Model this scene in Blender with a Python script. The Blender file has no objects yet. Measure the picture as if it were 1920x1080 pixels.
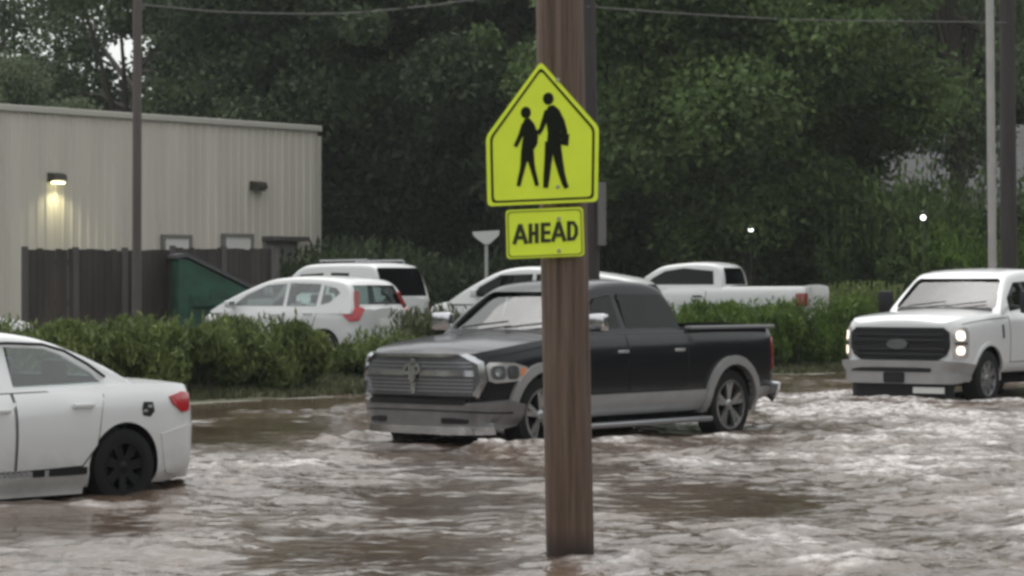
import bpy, bmesh, math, random
import numpy as np
from mathutils import Vector, Matrix
random.seed(7); R = math.radians
SC = bpy.context.scene; COL = SC.collection
F = 5000.0; HZ = 538.0; CZ = 1.7             # photo focal length in px, horizon row, eye height above the flood water

# ------------------------------------------------------------------ materials
MATS = {}
def mat(name, col, rough=0.5, metal=0.0, coat=0.0, noise=0.0, nscale=8.0, bump=0.0, bscale=30.0, emit=None, spec=0.5, col2=None, stretch=(1,1,1)):
    if name in MATS: return MATS[name]
    m = bpy.data.materials.new(name); m.use_nodes = True
    nt = m.node_tree; b = nt.nodes['Principled BSDF']
    b.inputs['Base Color'].default_value = (*col, 1)
    b.inputs['Roughness'].default_value = rough
    b.inputs['Metallic'].default_value = metal
    b.inputs['Coat Weight'].default_value = coat
    b.inputs['Coat Roughness'].default_value = 0.06
    b.inputs['Specular IOR Level'].default_value = spec
    tc = nt.nodes.new('ShaderNodeTexCoord'); mp = nt.nodes.new('ShaderNodeMapping')
    mp.inputs['Scale'].default_value = stretch
    nt.links.new(tc.outputs['Object'], mp.inputs['Vector'])
    if noise > 0 or col2:
        n = nt.nodes.new('ShaderNodeTexNoise'); n.inputs['Scale'].default_value = nscale; n.inputs['Detail'].default_value = 6
        nt.links.new(mp.outputs[0], n.inputs['Vector'])
        r = nt.nodes.new('ShaderNodeValToRGB'); r.color_ramp.elements[0].position = 0.3; r.color_ramp.elements[1].position = 0.7
        c2 = col2 or tuple(min(1, c * (1 + noise)) for c in col)
        c1 = col if col2 else tuple(c * (1 - noise) for c in col)
        r.color_ramp.elements[0].color = (*c1, 1); r.color_ramp.elements[1].color = (*c2, 1)
        nt.links.new(n.outputs['Fac'], r.inputs['Fac']); nt.links.new(r.outputs['Color'], b.inputs['Base Color'])
    if bump > 0:
        n = nt.nodes.new('ShaderNodeTexNoise'); n.inputs['Scale'].default_value = bscale; n.inputs['Detail'].default_value = 5
        nt.links.new(mp.outputs[0], n.inputs['Vector'])
        bp = nt.nodes.new('ShaderNodeBump'); bp.inputs['Strength'].default_value = bump; bp.inputs['Distance'].default_value = 0.02
        nt.links.new(n.outputs['Fac'], bp.inputs['Height']); nt.links.new(bp.outputs['Normal'], b.inputs['Normal'])
    if emit:
        b.inputs['Emission Color'].default_value = (*emit[0], 1); b.inputs['Emission Strength'].default_value = emit[1]
    MATS[name] = m; return m

def glass_mat(name, tint, ior):
    m = bpy.data.materials.new(name); m.use_nodes = True; nt = m.node_tree; nt.nodes.clear()
    o = nt.nodes.new('ShaderNodeOutputMaterial'); mx = nt.nodes.new('ShaderNodeMixShader')
    t = nt.nodes.new('ShaderNodeBsdfTransparent'); t.inputs[0].default_value = (*tint, 1)
    g = nt.nodes.new('ShaderNodeBsdfGlossy'); g.inputs['Roughness'].default_value = 0.03
    f = nt.nodes.new('ShaderNodeFresnel'); f.inputs['IOR'].default_value = ior
    n = nt.nodes.new('ShaderNodeTexNoise'); n.inputs['Scale'].default_value = 1.3
    tc = nt.nodes.new('ShaderNodeTexCoord'); nt.links.new(tc.outputs['Object'], n.inputs['Vector'])
    bp = nt.nodes.new('ShaderNodeBump'); bp.inputs['Strength'].default_value = 0.25; bp.inputs['Distance'].default_value = 0.05
    nt.links.new(n.outputs['Fac'], bp.inputs['Height']); nt.links.new(bp.outputs[0], g.inputs['Normal'])
    ge = nt.nodes.new('ShaderNodeNewGeometry'); sb = nt.nodes.new('ShaderNodeMath'); sb.operation = 'SUBTRACT'; sb.inputs[0].default_value = 1.0; sb.use_clamp = True
    nt.links.new(ge.outputs['Backfacing'], sb.inputs[1]); ml = nt.nodes.new('ShaderNodeMath'); ml.operation = 'MULTIPLY'; nt.links.new(f.outputs[0], ml.inputs[0]); nt.links.new(sb.outputs[0], ml.inputs[1])
    nt.links.new(ml.outputs[0], mx.inputs[0]); nt.links.new(t.outputs[0], mx.inputs[1]); nt.links.new(g.outputs[0], mx.inputs[2])
    nt.links.new(mx.outputs[0], o.inputs['Surface']); MATS[name] = m; return m

def leaf_mat(name, c1, c2, trans=0.25, sc=0.5):
    m = bpy.data.materials.new(name); m.use_nodes = True; nt = m.node_tree; b = nt.nodes['Principled BSDF']
    b.inputs['Roughness'].default_value = 0.6; b.inputs['Specular IOR Level'].default_value = 0.25
    tc = nt.nodes.new('ShaderNodeTexCoord'); n = nt.nodes.new('ShaderNodeTexNoise'); n.inputs['Scale'].default_value = sc; n.inputs['Detail'].default_value = 3
    nt.links.new(tc.outputs['Object'], n.inputs['Vector'])
    g = nt.nodes.new('ShaderNodeNewGeometry'); ad = nt.nodes.new('ShaderNodeMath'); ad.operation = 'MULTIPLY_ADD'
    ad.inputs[1].default_value = 0.35; nt.links.new(g.outputs['Random Per Island'], ad.inputs[0]); nt.links.new(n.outputs['Fac'], ad.inputs[2])
    r = nt.nodes.new('ShaderNodeValToRGB'); r.color_ramp.elements[0].position = 0.45; r.color_ramp.elements[1].position = 0.95
    r.color_ramp.elements[0].color = (*c1, 1); r.color_ramp.elements[1].color = (*c2, 1)
    nt.links.new(ad.outputs[0], r.inputs['Fac']); nt.links.new(r.outputs['Color'], b.inputs['Base Color'])
    t = nt.nodes.new('ShaderNodeBsdfTranslucent'); nt.links.new(r.outputs['Color'], t.inputs[0])
    mx = nt.nodes.new('ShaderNodeMixShader'); mx.inputs[0].default_value = trans
    o = nt.nodes['Material Output']; nt.links.new(b.outputs[0], mx.inputs[1]); nt.links.new(t.outputs[0], mx.inputs[2]); nt.links.new(mx.outputs[0], o.inputs['Surface'])
    MATS[name] = m; return m

white = mat('white_paint', (0.68, 0.68, 0.69), 0.28, coat=0.8)
white2 = mat('parked_white_paint', (0.56, 0.56, 0.56), 0.35, coat=0.6)
charcoal = mat('charcoal_paint', (0.007, 0.007, 0.0095), 0.22, coat=0.25, spec=0.22, noise=0.1, nscale=3)
silver = mat('silver_paint', (0.33, 0.325, 0.33), 0.38, metal=0.35, coat=0.3, noise=0.08, nscale=4)
chrome = mat('chrome', (0.6, 0.6, 0.62), 0.18, metal=1.0)
dullchrome = mat('brushed_chrome', (0.38, 0.38, 0.40), 0.3, metal=0.9)
blackp = mat('black_plastic', (0.014, 0.014, 0.016), 0.55, spec=0.25)
liner = mat('wheel_well_liner', (0.008, 0.008, 0.008), 0.95, spec=0.1)
interior = mat('cabin_trim', (0.05, 0.05, 0.052), 0.8)
seatm = mat('grey_seat_cloth', (0.07, 0.07, 0.075), 0.9)
rubber = mat('tyre_rubber', (0.014, 0.014, 0.015), 0.8, spec=0.2, bump=0.3, bscale=40)
blackrim = mat('black_rim', (0.010, 0.010, 0.011), 0.45, spec=0.2)
redlens = mat('red_lens', (0.42, 0.010, 0.020), 0.2, coat=0.6)
dkred = mat('dark_red_lens', (0.22, 0.02, 0.02), 0.25, coat=0.6)
amber = mat('amber_lens', (0.6, 0.22, 0.08), 0.3)
lens = mat('clear_lens', (0.55, 0.53, 0.52), 0.15, metal=0.4, coat=1.0)
litlamp = mat('lit_headlamp', (0.9, 0.8, 0.7), 0.2, emit=((1, 0.82, 0.66), 1.1))
platem = mat('plate_white', (0.7, 0.7, 0.68), 0.5)
glassd = glass_mat('tinted_glass', (0.14, 0.15, 0.15), 1.38)
glassc = glass_mat('clear_glass', (0.85, 0.92, 0.90), 2.3)
glassw = glass_mat('windscreen_glass', (0.62, 0.67, 0.66), 2.0)
glassv = glass_mat('grey_windscreen', (0.5, 0.52, 0.54), 1.8)
glassk = glass_mat('black_glass', (0.2, 0.2, 0.22), 1.35)

def road_film(m, top):                                # dried mud splashed up from the road, blotchy
    nt = m.node_tree; b = nt.nodes['Principled BSDF']; L = nt.links.new; base = b.inputs['Base Color'].default_value[:]
    tc = nt.nodes.new('ShaderNodeTexCoord'); sx = nt.nodes.new('ShaderNodeSeparateXYZ'); L(tc.outputs['Object'], sx.inputs[0])
    n = nt.nodes.new('ShaderNodeTexNoise'); n.inputs['Scale'].default_value = 3.0; n.inputs['Detail'].default_value = 8; n.inputs['Roughness'].default_value = 0.7; L(tc.outputs['Object'], n.inputs['Vector'])
    mr = nt.nodes.new('ShaderNodeMapRange'); mr.inputs[1].default_value = top; mr.inputs[2].default_value = 0.15; mr.inputs[3].default_value = -0.35; mr.inputs[4].default_value = 0.45; L(sx.outputs['Z'], mr.inputs[0])
    ad = nt.nodes.new('ShaderNodeMath'); ad.operation = 'ADD'; L(n.outputs['Fac'], ad.inputs[0]); L(mr.outputs[0], ad.inputs[1])
    m2 = nt.nodes.new('ShaderNodeMapRange'); m2.inputs[1].default_value = 0.45; m2.inputs[2].default_value = 1.1; m2.inputs[4].default_value = 0.6; L(ad.outputs[0], m2.inputs[0])
    mx = nt.nodes.new('ShaderNodeMix'); mx.data_type = 'RGBA'; L(m2.outputs[0], mx.inputs['Factor']); mx.inputs['A'].default_value = base; mx.inputs['B'].default_value = (0.22, 0.19, 0.16, 1); L(mx.outputs['Result'], b.inputs['Base Color'])
    ra = nt.nodes.new('ShaderNodeMapRange'); ra.inputs[3].default_value = b.inputs['Roughness'].default_value; ra.inputs[4].default_value = 0.85; L(m2.outputs[0], ra.inputs[0]); L(ra.outputs[0], b.inputs['Roughness'])
road_film(white, 0.7); road_film(white2, 0.7)

# ------------------------------------------------------------------ object helpers
def finish(o, mats, parent=None, smooth=False, ang=38):
    for m in (mats if isinstance(mats, (list, tuple)) else [mats]): o.data.materials.append(m)
    COL.objects.link(o)
    if parent: o.parent = parent
    if smooth: smooth_mesh(o.data, ang)
    return o
def smooth_mesh(me, ang=38):
    bm = bmesh.new(); bm.from_mesh(me); lim = R(ang)
    for f in bm.faces: f.smooth = True
    for e in bm.edges:
        if len(e.link_faces) == 2 and e.calc_face_angle(0) > lim: e.smooth = False
    bm.to_mesh(me); bm.free()
def obj(name, bm, m, parent=None, smooth=False, ang=38, fix=True):
    if fix: bmesh.ops.recalc_face_normals(bm, faces=bm.faces)
    me = bpy.data.meshes.new(name); bm.to_mesh(me); bm.free()
    return finish(bpy.data.objects.new(name, me), m, parent, smooth, ang)
def tag(o, label=None, cat=None, group=None, kind=None):
    if label: o['label'] = label
    if cat: o['category'] = cat
    if group: o['group'] = group
    if kind: o['kind'] = kind
    return o
def thing(name, label, cat, loc=(0,0,0), rz=0, group=None):
    o = bpy.data.objects.new(name, None); COL.objects.link(o); o.empty_display_size = 0.2
    o.location = loc; o.rotation_euler = (0, 0, rz); return tag(o, label, cat, group)
def copy_tree(o, parent=None):
    c = o.copy(); COL.objects.link(c); c.parent = parent
    for ch in list(o.children): copy_tree(ch, c)
    return c
def box(bm, c, s, rot=None, bev=0.0):
    r = bmesh.ops.create_cube(bm, size=1); vs = r['verts']
    bmesh.ops.scale(bm, vec=s, verts=vs)
    if bev > 0:
        es = list({e for v in vs for e in v.link_edges})
        rr = bmesh.ops.bevel(bm, geom=es, offset=bev, segments=2, affect='EDGES', profile=0.5); vs = list({v for f in rr['faces'] for v in f.verts} | {v for v in vs if v.is_valid})
    if rot is not None: bmesh.ops.rotate(bm, cent=(0,0,0), matrix=rot, verts=vs)
    bmesh.ops.translate(bm, vec=c, verts=vs); return vs
def tube(bm, pts, rad, n=10, cap=True):
    pts = [Vector(p) for p in pts]; rad = rad if isinstance(rad, (list, tuple)) else [rad] * len(pts); rings = []
    for i, p in enumerate(pts):
        t = (pts[min(i+1, len(pts)-1)] - pts[max(i-1, 0)]).normalized()
        a = t.orthogonal().normalized() if abs(t.z) < 0.98 else (Vector((1,0,0)) - t * t.x).normalized(); b = t.cross(a)
        rings.append([bm.verts.new(p + (a * math.cos(2*math.pi*k/n) + b * math.sin(2*math.pi*k/n)) * rad[i]) for k in range(n)])
    for i in range(len(rings)-1):
        for k in range(n): bm.faces.new((rings[i][k], rings[i][(k+1) % n], rings[i+1][(k+1) % n], rings[i+1][k]))
    if cap: bm.faces.new(rings[0][::-1]); bm.faces.new(rings[-1])
def lathe(bm, prof, n=40, axis='y', c=(0,0,0)):
    rings = []
    for r, h in prof:
        rings.append([bm.verts.new((c[0] + r*math.cos(2*math.pi*k/n), c[1] + h, c[2] + r*math.sin(2*math.pi*k/n)) if axis == 'y'
                     else (c[0] + r*math.cos(2*math.pi*k/n), c[1] + r*math.sin(2*math.pi*k/n), c[2] + h)) for k in range(n)])
    for i in range(len(rings)-1):
        for k in range(n): bm.faces.new((rings[i][k], rings[i][(k+1) % n], rings[i+1][(k+1) % n], rings[i+1][k]))
    return rings
def chaikin(p, n=2):
    for _ in range(n):
        q = [p[0]]
        for a, b in zip(p[:-1], p[1:]):
            q.append(tuple(a[i]*0.75 + b[i]*0.25 for i in range(2))); q.append(tuple(a[i]*0.25 + b[i]*0.75 for i in range(2)))
        q.append(p[-1]); p = q
    return p
def lerp(tab, x):                                    # tab sorted by ascending x
    if x <= tab[0][0]: return tab[0][1]
    for (a, za), (b, zb) in zip(tab[:-1], tab[1:]):
        if x <= b: return za + (zb - za) * (x - a) / max(1e-9, b - a)
    return tab[-1][1]
def boolean(o, cutter, op='DIFFERENCE'):
    COL.objects.link(cutter) if cutter.name not in COL.objects else None
    n0 = len(o.data.polygons); base = cutter.matrix_world.copy()
    for k in range(7):                                          # retry with a hair's shift if the solver trips over near-coincident faces
        md = o.modifiers.new('b', 'BOOLEAN'); md.operation = op; md.solver = 'EXACT'; md.object = cutter; md.use_self = k % 2 == 1
        cutter.matrix_world = base @ Matrix.Translation((0.0013*(k//2), 0, 0.0011*(k//2)))
        bpy.context.view_layer.update(); dg = bpy.context.evaluated_depsgraph_get(); dg.update()
        me = bpy.data.meshes.new_from_object(o.evaluated_get(dg)); o.modifiers.clear()
        if len(me.polygons) > 0.6*n0: break
        bpy.data.meshes.remove(me); me = o.data.copy()
    old = o.data; o.data = me
    bpy.data.meshes.remove(old); bpy.data.objects.remove(cutter)

# ------------------------------------------------------------------ vehicle builder
LOWF = [(0.0, 0.90), (0.06, 0.955), (0.16, 0.985), (0.35, 1.0), (0.6, 1.0), (0.8, 0.985), (0.93, 0.955), (1.0, 0.90)]
class Car:
    def __init__(s, name, label, cat, O, h, z, sp, group=None):
        s.sp = sp; rz = math.atan2(h[1], h[0])
        s.root = thing(name, label, cat, (O[0], O[1], z), rz, group)
        s.fp = chaikin(sp['fplan'], 2); s.rp = chaikin(sp['rplan'], 2)
        s.top = sorted(chaikin(sp['top'], sp.get('topsm', 1))); s.bot = sorted(sp['bot'])
        s.xf, s.xr = s.fp[0][0], s.rp[0][0]
        s.xmid = 0.5*(s.xf+s.xr)
        s.roof = chaikin(sp['roof'], sp.get('roofsm', 2))    # front to rear, (x,z), not monotone necessarily
        s.k = sp.get('tumble', 0.28); s.wb = sp['wbelt']; s.W = sp['W']
    def w(s, x):
        tab = sorted(s.fp) if x > s.xmid else sorted(s.rp)
        return lerp(tab, x)
    def lowf(s): return s.sp.get('lowf', LOWF)
    def yl(s, x, z):
        zb, zt = lerp(s.bot, x), lerp(s.top, x)
        return s.w(x) * lerp(s.lowf(), (z - zb) / max(0.05, zt - zb))
    def yg(s, x, z): return s.wb - s.k * (z - s.sp['belt'])
    def side(s, sg):
        def f(x, z):
            y = s.yl(x, z) if z < s.sp['belt'] + 0.0 or not (s.roof[-1][0] < x < s.roof[0][0]) else s.yg(x, z)
            return Vector((x, sg*y, z))
        return f
    def greens(s, sg):
        return lambda x, z: Vector((x, sg*s.yg(x, z), z))
    def front(s, a, z): return s._end(s.fp, a, z)
    def rear(s, a, z): return s._end(s.rp, a, z)
    def _end(s, pl, a, z):
        L = abs(a); sg = 1 if a >= 0 else -1; acc = 0
        for p, q in zip(pl[:-1], pl[1:]):
            d = math.hypot(q[0]-p[0], q[1]-p[1])
            if acc + d >= L or q is pl[-1]:
                t = (L-acc)/max(d, 1e-6); x = p[0]+(q[0]-p[0])*t; y = p[1]+(q[1]-p[1])*t
                zb, zt = lerp(s.bot, x), lerp(s.top, x); f = lerp(s.lowf(), (z-zb)/max(0.05, zt-zb)); return Vector((x, sg*y*f, z))
            acc += d
    def bowx(s, y, which): return -which * s.sp.get('bow', 0.10) * (y / s.wb) ** 2
    def screen(s, y, z):
        pts = [(zz, xx) for xx, zz in s.roof]; i = max(range(len(pts)), key=lambda k: pts[k][0])
        return Vector((lerp(pts[:i+1], z) + s.bowx(y, 1), y, z))
    def backlight(s, y, z):
        pts = [(zz, xx) for xx, zz in s.roof][::-1]; i = max(range(len(pts)), key=lambda k: pts[k][0])
        return Vector((lerp(sorted(pts[:i+1]), z) + s.bowx(y, -1), y, z))
    def panel(s, name, outline, surf, off, thick, m, parent=None, step=0.07, smooth=True, sgn=1):
        bm = bmesh.new(); f = bm.faces.new([bm.verts.new((a, 0, b)) for a, b in outline])
        for ax in (0, 2):
            lo = min(p[0 if ax == 0 else 1] for p in outline); hi = max(p[0 if ax == 0 else 1] for p in outline)
            n = int((hi-lo)/step)
            for i in range(1, n+1):
                co = [0,0,0]; co[ax] = lo + (hi-lo)*i/(n+1); no = [0,0,0]; no[ax] = 1
                bmesh.ops.bisect_plane(bm, geom=bm.verts[:]+bm.edges[:]+bm.faces[:], plane_co=co, plane_no=no)
        bmesh.ops.triangulate(bm, faces=[f for f in bm.faces if len(f.verts) > 4])
        e = 0.01; newp = {}; inner = {}
        for v in bm.verts:
            a, b = v.co.x, v.co.z; p = surf(a, b); du = surf(a+e, b)-surf(a-e, b); dv = surf(a, b+e)-surf(a, b-e)
            n = du.cross(dv)
            n = n.normalized() if n.length > 1e-9 else Vector((0,0,1))
            ctr = Vector((0, 0, 0.8)) if surf != s.screen and surf != s.backlight else Vector((0, 0, 0.9))
            if n.dot(p - ctr) < 0: n = -n
            newp[v] = p + n*off; inner[v] = p + n*(off - thick)
        bnd = [ed for ed in bm.edges if len(ed.link_faces) == 1]; faces = list(bm.faces); vs = list(bm.verts)
        iv = {v: bm.verts.new(inner[v]) for v in vs}
        for v in vs: v.co = newp[v]
        for ed in bnd: a, b = ed.verts; bm.faces.new((a, b, iv[b], iv[a]))
        for fc in faces: bm.faces.new([iv[v] for v in fc.verts][::-1])
        return obj(name, bm, m, parent or s.root, smooth, 40)
    def both(s, name, outline, kind, off, thick, m, **kw):
        out = []
        for sg in (1, -1):
            if kind == 'side': out.append(s.panel(name, outline, s.side(sg), off, thick, m, **kw))
            elif kind == 'green': out.append(s.panel(name, outline, s.greens(sg), off, thick, m, **kw))
            else: out.append(s.panel(name, [(sg*a, b) for a, b in outline], s.front if kind == 'front' else s.rear, off, thick, m, **kw))
        return out
    def body(s, paint):
        sp = s.sp; bm = bmesh.new()
        xs = {p[0] for p in s.fp[1:]} | {p[0] for p in s.rp[1:]} | {p[0] for p in s.top} | {s.xf-0.012, s.xr+0.012}
        n = int((s.xf-s.xr)/0.09); xs |= {s.xr + (s.xf-s.xr)*i/n for i in range(1, n)}
        xs = sorted(x for x in xs if s.xr+0.004 < x < s.xf-0.004); q = [xs[0]]
        for x in xs[1:]:
            if x - q[-1] > 0.004: q.append(x)
        rings = []; LF = s.lowf()
        LFd = [(t, lerp(LF, t)) for t in np.linspace(0, 1, 17)]
        for x in q:
            zb, zt, w = lerp(s.bot, x), lerp(s.top, x), s.w(x); crown = sp.get('crown', 0.035)
            half = [(0.0, zb), (w*LF[0][1]*0.5, zb)] + [(w*f, zb+(zt-zb)*t) for t, f in LFd]
            wt = w*LF[-1][1]; half += [(wt*c, zt + crown*(1-c*c)) for c in (0.97, 0.85, 0.6, 0.3)] + [(0.0, zt+crown)]
            ring = [(y, z) for y, z in half] + [(-y, z) for y, z in half[-2:0:-1]]
            rings.append([bm.verts.new((x, y, z)) for y, z in ring])
        m = len(rings[0])
        for a, b in zip(rings[:-1], rings[1:]):
            for k in range(m): bm.faces.new((a[k], a[(k+1) % m], b[(k+1) % m], b[k]))
        bm.faces.new(rings[0]); bm.faces.new(rings[-1][::-1])
        o = obj('body', bm, [paint, liner, interior], s.root)
        if sp.get('roof_on', True): boolean(o, s.green_solid(0, 0), 'UNION')
        # wheel wells + cabin cavity + load bed
        bm = bmesh.new()
        for wx in sp['axles']:
            for sg in (1, -1):
                rr = bmesh.ops.create_cone(bm, cap_ends=True, segments=48, radius1=sp['arch'], radius2=sp['arch'], depth=0.8)
                bmesh.ops.rotate(bm, cent=(0,0,0), matrix=Matrix.Rotation(R(90), 3, 'X'), verts=rr['verts'])
                bmesh.ops.translate(bm, vec=(wx, sg*(s.W-0.30+0.4), sp['wz']), verts=rr['verts'])
        if 'bed' in sp:
            x0, x1, y, z = sp['bed']; box(bm, ((x0+x1)/2, 0, z+0.5), (x1-x0, 2*y, 1.0))
        c = s.cut(bm, 1); boolean(o, c)
        boolean(o, s.green_solid(0.045, 2))
        bm = bmesh.new()
        for out in sp['wins']:
            for sg in (1, -1):
                a = [bm.verts.new((x, sg*0.3, z)) for x, z in out]; b = [bm.verts.new((x, sg*1.5, z)) for x, z in out]; n = len(out)
                bm.faces.new(a); bm.faces.new(b[::-1])
                for k in range(n): bm.faces.new((a[k], a[(k+1)%n], b[(k+1)%n], b[k]))
        boolean(o, s.cut(bm, 2))
        bm = bmesh.new(); xm = 0.5*(s.roof[0][0] + s.roof[-1][0])
        for key, xo in (('ws', s.xf+0.5), ('bw', s.xr-0.5)):
            if key not in sp: continue
            out = sp[key]; a = [bm.verts.new((xm + (0.1 if xo > xm else -0.1), y, z)) for y, z in out]; b = [bm.verts.new((xo, y, z)) for y, z in out]; n = len(out)
            bm.faces.new(a); bm.faces.new(b[::-1])
            for k in range(n): bm.faces.new((a[k], a[(k+1)%n], b[(k+1)%n], b[k]))
        boolean(o, s.cut(bm, 2))
        smooth_mesh(o.data, 32); s.bodyo = o
        for i, out in enumerate(sp['wins']):
            gm = sp.get('wmat', glassd)
            for sg in (1, -1):
                g = s.panel('window', out, s.greens(sg), -0.006, 0.005, gm, step=0.3)
        if 'ws' in sp: s.panel('windscreen', sp['ws'], s.screen, -0.006, 0.006, sp.get('wsmat', glassw), step=0.12)
        if 'bw' in sp: s.panel('rear_window', sp['bw'], s.backlight, -0.006, 0.006, sp.get('bwmat', glassd), step=0.12)
        return o
    def cut(s, bm, idx):
        bmesh.ops.recalc_face_normals(bm, faces=bm.faces)
        for f in bm.faces: f.material_index = idx
        me = bpy.data.meshes.new('cutter'); bm.to_mesh(me); bm.free()
        for m in (white, liner, interior): me.materials.append(m)
        o = bpy.data.objects.new('cutter', me); o.matrix_world = s.root_matrix(); return o
    def root_matrix(s): return Matrix.Translation(s.root.location) @ Matrix.Rotation(s.root.rotation_euler.z, 4, 'Z')
    def green_solid(s, ins, idx):
        bm = bmesh.new(); belt = s.sp['belt']; base = belt - (0.08 if ins == 0 else 0.30); rings = []
        pts = s.roof if ins == 0 else [p for p in s.roof]
        zmx = max(p[1] for p in pts)
        # resample the roof outline by arc length
        dens = []
        for p, q in zip(pts[:-1], pts[1:]):
            n = max(1, int(math.hypot(q[0]-p[0], q[1]-p[1])/0.07))
            dens += [(p[0]+(q[0]-p[0])*i/n, p[1]+(q[1]-p[1])*i/n) for i in range(n)]
        dens.append(pts[-1])
        x0, x1 = pts[0][0], pts[-1][0]; xm = 0.5*(x0+x1)
        last = None
        for x, z in dens:
            xx = x if ins == 0 else xm + (x-xm)*(1 - 2*ins/abs(x0-x1)*1.6)
            zz = z - ins*1.2
            if ins and zz < belt - 0.02: zz = belt - 0.02
            if last is not None and last - xx < 0.003: xx = last - 0.003
            last = xx
            wr = s.wb - s.k*(zz-belt) - ins; wb = s.wb + s.k*0.08 - ins; r = min(0.10, max(0.012, (zz-belt)*0.25))
            zc = s.sp.get('roofcrown', 0.03)*min(1, max(0, (zz-belt)/0.3))
            half = [(0, base), (wb*0.6, base), (wb, base)]
            for t in (0.25, 0.5, 0.75): half.append((wb + (wr-wb)*t, base + (zz-r-base)*t))
            half += [(wr, zz-r), (wr-r*0.12, zz-r*0.55), (wr-r*0.4, zz-r*0.2), (wr-r*0.95, zz), ((wr-r)*0.7, zz+zc*0.55), ((wr-r)*0.35, zz+zc*0.9), (0, zz+zc)]
            t = (xx - xm)/(0.5*abs(x0-x1)); hz = lambda q: max(0, min(1, (q-base)/0.15))
            bw = lambda y, q: -math.copysign(1, t)*abs(t)**3*s.sp.get('bow', 0.10)*(y/s.wb)**2
            ring = half + [(-y, q) for y, q in half[-2:0:-1]]
            rings.append([bm.verts.new((xx + bw(y, q), y, q)) for y, q in ring])
        m = len(rings[0])
        for a, b in zip(rings[:-1], rings[1:]):
            for k in range(m): bm.faces.new((a[k], a[(k+1) % m], b[(k+1) % m], b[k]))
        bm.faces.new(rings[0]); bm.faces.new(rings[-1][::-1])
        return s.cut(bm, idx)
    def wheels(s, rad, rimr, wid, rimmat, spokes=5, style='pair', rimdark=None):
        dark = rimdark or liner
        for wx in s.sp['axles']:
            for sg in (1, -1):
                cy = sg*(s.W - wid/2 - 0.02); c = (wx, cy, s.sp['wz'])
                bm = bmesh.new(); lathe(bm, [(0.001, sg*wid*0.05), (rimr*0.93, sg*wid*0.05), (rimr*0.93, -sg*wid*0.3), (0.001, -sg*wid*0.3)], 32, 'y', c)
                hub = obj('wheel', bm, dark, s.root, True)
                bm = bmesh.new(); h = wid/2
                lathe(bm, [(rimr*0.98, -h*0.8), (rimr*1.04, -h*0.95), (rad*0.88, -h), (rad*0.97, -h*0.85), (rad, -h*0.6), (rad, h*0.6), (rad*0.97, h*0.85), (rad*0.88, h), (rimr*1.04, h*0.95), (rimr*0.98, h*0.8)], 48, 'y', c)
                obj('tyre', bm, rubber, hub, True)
                bm = bmesh.new(); e = sg*h
                lathe(bm, [(rimr*1.02, e*0.8), (rimr*1.02, e*0.93), (rimr*0.93, e*0.95), (rimr*0.9, e*0.6), (rimr*0.88, e*0.2)], 40, 'y', c)
                lathe(bm, [(rimr*0.22, e*0.3), (rimr*0.22, e*0.72), (rimr*0.17, e*0.8), (0.001, e*0.82)], 20, 'y', c)
                for k in range(spokes):
                    for dd in ((-0.17, 0.17) if style == 'pair' else (0,)):
                        a = 2*math.pi*k/spokes + 0.3
                        a2 = a + dd; p0 = Vector((math.cos(a)*rimr*0.15, 0, math.sin(a)*rimr*0.15)); p1 = Vector((math.cos(a2)*rimr*0.92, 0, math.sin(a2)*rimr*0.92))
                        sw = (0.10 if style == 'pair' else 0.20)*rimr; dr = (p1-p0).normalized(); nn = Vector((-dr.z, 0, dr.x))*sw
                        y0, y1 = e*0.45, e*0.72
                        P = [p0-nn*0.8, p0+nn*0.8, p1+nn, p1-nn]
                        vb = [bm.verts.new(Vector(c)+p+Vector((0, y0, 0))) for p in P]; vt = [bm.verts.new(Vector(c)+p*0.995+Vector((0, y1 if i < 2 else e*0.85, 0))) for i, p in enumerate(P)]
                        bm.faces.new(vb); bm.faces.new(vt[::-1])
                        for i in range(4): bm.faces.new((vb[i], vb[(i+1)%4], vt[(i+1)%4], vt[i]))
                obj('rim', bm, rimmat, hub, True)
    def seats(s, xs, z0, ztop, wid=0.5):
        for x in xs:
            for sg in (1, -1):
                bm = bmesh.new()
                box(bm, (x-0.05, sg*0.36, (z0+ztop-0.25)/2), (0.14, wid, ztop-0.25-z0), Matrix.Rotation(R(-8), 3, 'Y') if False else None, 0.04)
                box(bm, (x-0.08, sg*0.36, ztop-0.10), (0.10, 0.26, 0.17), None, 0.035)
                tube(bm, [(x-0.07, sg*0.36, ztop-0.28), (x-0.08, sg*0.36, ztop-0.12)], 0.02, 6)
                obj('seat', bm, seatm, s.root, True)
    def arc_band(s, name, wx, r0, r1, a0, a1, off, thick, m, zmin=None):
        n = 18; P = [(wx + r1*math.cos(R(a0+(a1-a0)*i/n)), s.sp['wz'] + r1*math.sin(R(a0+(a1-a0)*i/n))) for i in range(n+1)]
        P += [(wx + r0*math.cos(R(a1-(a1-a0)*i/n)), s.sp['wz'] + r0*math.sin(R(a1-(a1-a0)*i/n))) for i in range(n+1)]
        return s.both(name, P, 'side', off, thick, m, step=0.12)
    def door(s, out, m, hx=None, hz=None, hm=None, gap=0.012):
        cx = sum(p[0] for p in out)/len(out); cz = sum(p[1] for p in out)/len(out)
        big = [(p[0] + math.copysign(gap, p[0]-cx), p[1] + math.copysign(gap, p[1]-cz)) for p in out]
        for sg in (1, -1):
            d = s.panel('door', out, s.side(sg), 0.007, 0.02, m)
            s.panel('seam', big, s.side(sg), 0.0025, 0.012, blackp, parent=d)
            if hx is not None:
                bm = bmesh.new(); y = s.yl(hx, hz)
                box(bm, (hx, sg*(y+0.035), hz), (0.20, 0.022, 0.034), None, 0.008)
                box(bm, (hx-0.085, sg*(y+0.015), hz), (0.02, 0.04, 0.028)); box(bm, (hx+0.085, sg*(y+0.015), hz), (0.02, 0.04, 0.028))
                obj('handle', bm, hm or m, d, True)
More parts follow.
